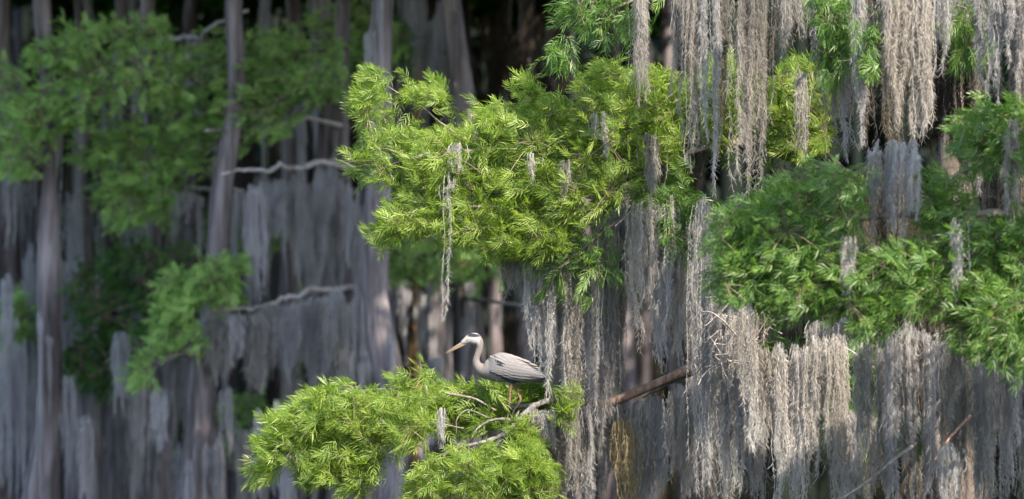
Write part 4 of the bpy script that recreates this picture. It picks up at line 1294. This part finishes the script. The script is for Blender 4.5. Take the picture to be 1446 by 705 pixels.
# folded wings: overlapping feathers laid over the flanks
def surf(x, y, sgn, off=0.0):
    xs, order = rg[60:, 0], None
    c = np.interp(x, xs, rg[60:, 1])
    h = np.interp(x, xs, rg[60:, 2])
    d = np.interp(x, xs, rg[60:, 3])
    q = np.clip((y - c) / h, -0.94, 0.94)
    return hp(x, y, sgn * (d * math.sqrt(1 - q * q) * HS + off))


def norm_at(x, y, sgn):
    xs = rg[60:, 0]
    c, h, d = (np.interp(x, xs, rg[60:, k_]) for k_ in (1, 2, 3))
    q = np.clip((y - c) / h, -0.94, 0.94)
    return [0.12, sgn * math.sqrt(1 - q * q) / d * 60, -q / h * 60]


for sgn in (-1, 1):
    f = MB()
    P_, W_, S_, C_ = [], [], [], []
    rows = [(405, 232, 330, 0.55), (440, 225, 345, 0.55), (478, 222, 362, 0.5), (515, 226, 378, 0.48), (555, 236, 385, 0.46), (598, 252, 385, 0.44), (640, 275, 380, 0.42)]
    for ri, (x0, ya, yb, sl) in enumerate(rows):
        nfe = 9
        for k in range(nfe):
            u = k / (nfe - 1)
            y0 = ya + (yb - ya) * u
            ln = 62 + 26 * u + 10 * ri * u + RNG.normal(0, 4)
            slope = sl * (0.75 - 0.55 * u)
            pts = [surf(min(x0 + ln * t_, 742), y0 + slope * ln * t_, sgn, 0.0028 + 0.0009 * (1 - t_)) for t_ in np.linspace(0, 1, 6)]
            P_.append(pts)
            S_.append([norm_at(min(x0 + ln * t_, 742), y0 + slope * ln * t_, sgn) for t_ in np.linspace(0, 1, 6)])
            wid = (yb - ya) / (nfe - 1) * 2.3 * HS
            W_.append(np.array([0.6, 0.95, 1.0, 0.95, 0.75, 0.25]) * wid)
            base = np.array([0.29, 0.275, 0.28]) * RNG.uniform(0.96, 1.04)
            if u < 0.25:
                base = np.array([0.34, 0.32, 0.31]) * RNG.uniform(0.9, 1.1)
            if ri >= 5 and u > 0.75:
                base = np.array([0.38, 0.355, 0.33])
            if x0 + ln > 722:
                base = np.array([0.20, 0.20, 0.22])
            if ri == 1 and 2 <= k <= 3:
                base = np.array([0.035, 0.037, 0.055])
            if ri <= 3 and u > 0.9:
                base = np.array([0.04, 0.045, 0.07])
            C_.append(base * 0.46)
    P_ = np.array(P_)
    W_ = np.array(W_)
    T_ = nrm(np.gradient(P_, axis=1))
    nrmv = np.array(S_)
    Sd = nrm(np.cross(T_, nrmv))
    f.ribbons(P_, W_, Sd, None, np.array(C_))
    f.build("wing", M['plumage'], H, FOOT, True)
# long wing tips and tail
f = MB()
P_, W_, C_ = [], [], []
for k in range(9):
    dy = (k - 4) * 0.008
    y0 = 318 + 6 * (k % 3)
    pts = [hp(640 + 118 * t_, y0 - 20 + (366 - y0 + 22) * t_ ** 0.9, dy) for t_ in np.linspace(0, 1, 6)]
    P_.append(pts)
    W_.append(np.array([0.8, 1, 1, 0.9, 0.7, 0.2]) * 0.032)
    C_.append(np.array([0.06, 0.065, 0.085]) * RNG.uniform(0.8, 1.3))
P_ = np.array(P_)
f.ribbons(P_, np.array(W_), nrm(np.cross(nrm(np.gradient(P_, axis=1)), np.array([0, -1, 0.5]))), None, np.array(C_))
f.build("tail", M['plumage'], H, FOOT, True)
# black plumes of the head, pale plumes of the breast
f = MB()
for dy in (-9, -5, 5, 9):
    pts = [hp(*q, dy * HS) for q in ((272, 99 + abs(dy)), (300, 92 + abs(dy) * 1.3), (330, 103 + abs(dy) * 1.3), (352, 124 + abs(dy)), (364, 140))]
    f.tube(spline(pts, 12), np.linspace(0.0065, 0.0015, 12), 6, c=np.array([0.03, 0.034, 0.055]))
f.build("crest", M['plumage'], H, FOOT, True)
f = MB()
P_, C_ = [], []
for k in range(46):
    x = RNG.uniform(352, 440)
    y = np.interp(x, [352, 440], [330, 372]) + RNG.uniform(-20, 6)
    dy = RNG.uniform(-42, 20) * HS
    ln = RNG.uniform(26, 48)
    P_.append([hp(x + 0.7 * ln * t_, y + 0.55 * ln * t_ + 5 * t_ * t_, dy - 0.002 - 0.09 * abs(0) + 0) for t_ in (0, 0.33, 0.66, 1)])
    C_.append(np.array([0.26, 0.245, 0.23]) * RNG.uniform(0.7, 1.15))
P_ = np.array(P_)
f.ribbons(P_, np.tile(np.array([0.6, 1, 0.8, 0.2]) * 0.009, (46, 1)), nrm(np.cross(nrm(np.gradient(P_, axis=1)), np.array([0, -1, 0.3]))), None, np.array(C_))
f.build("breast_plume", M['plumage'], H, FOOT, True)
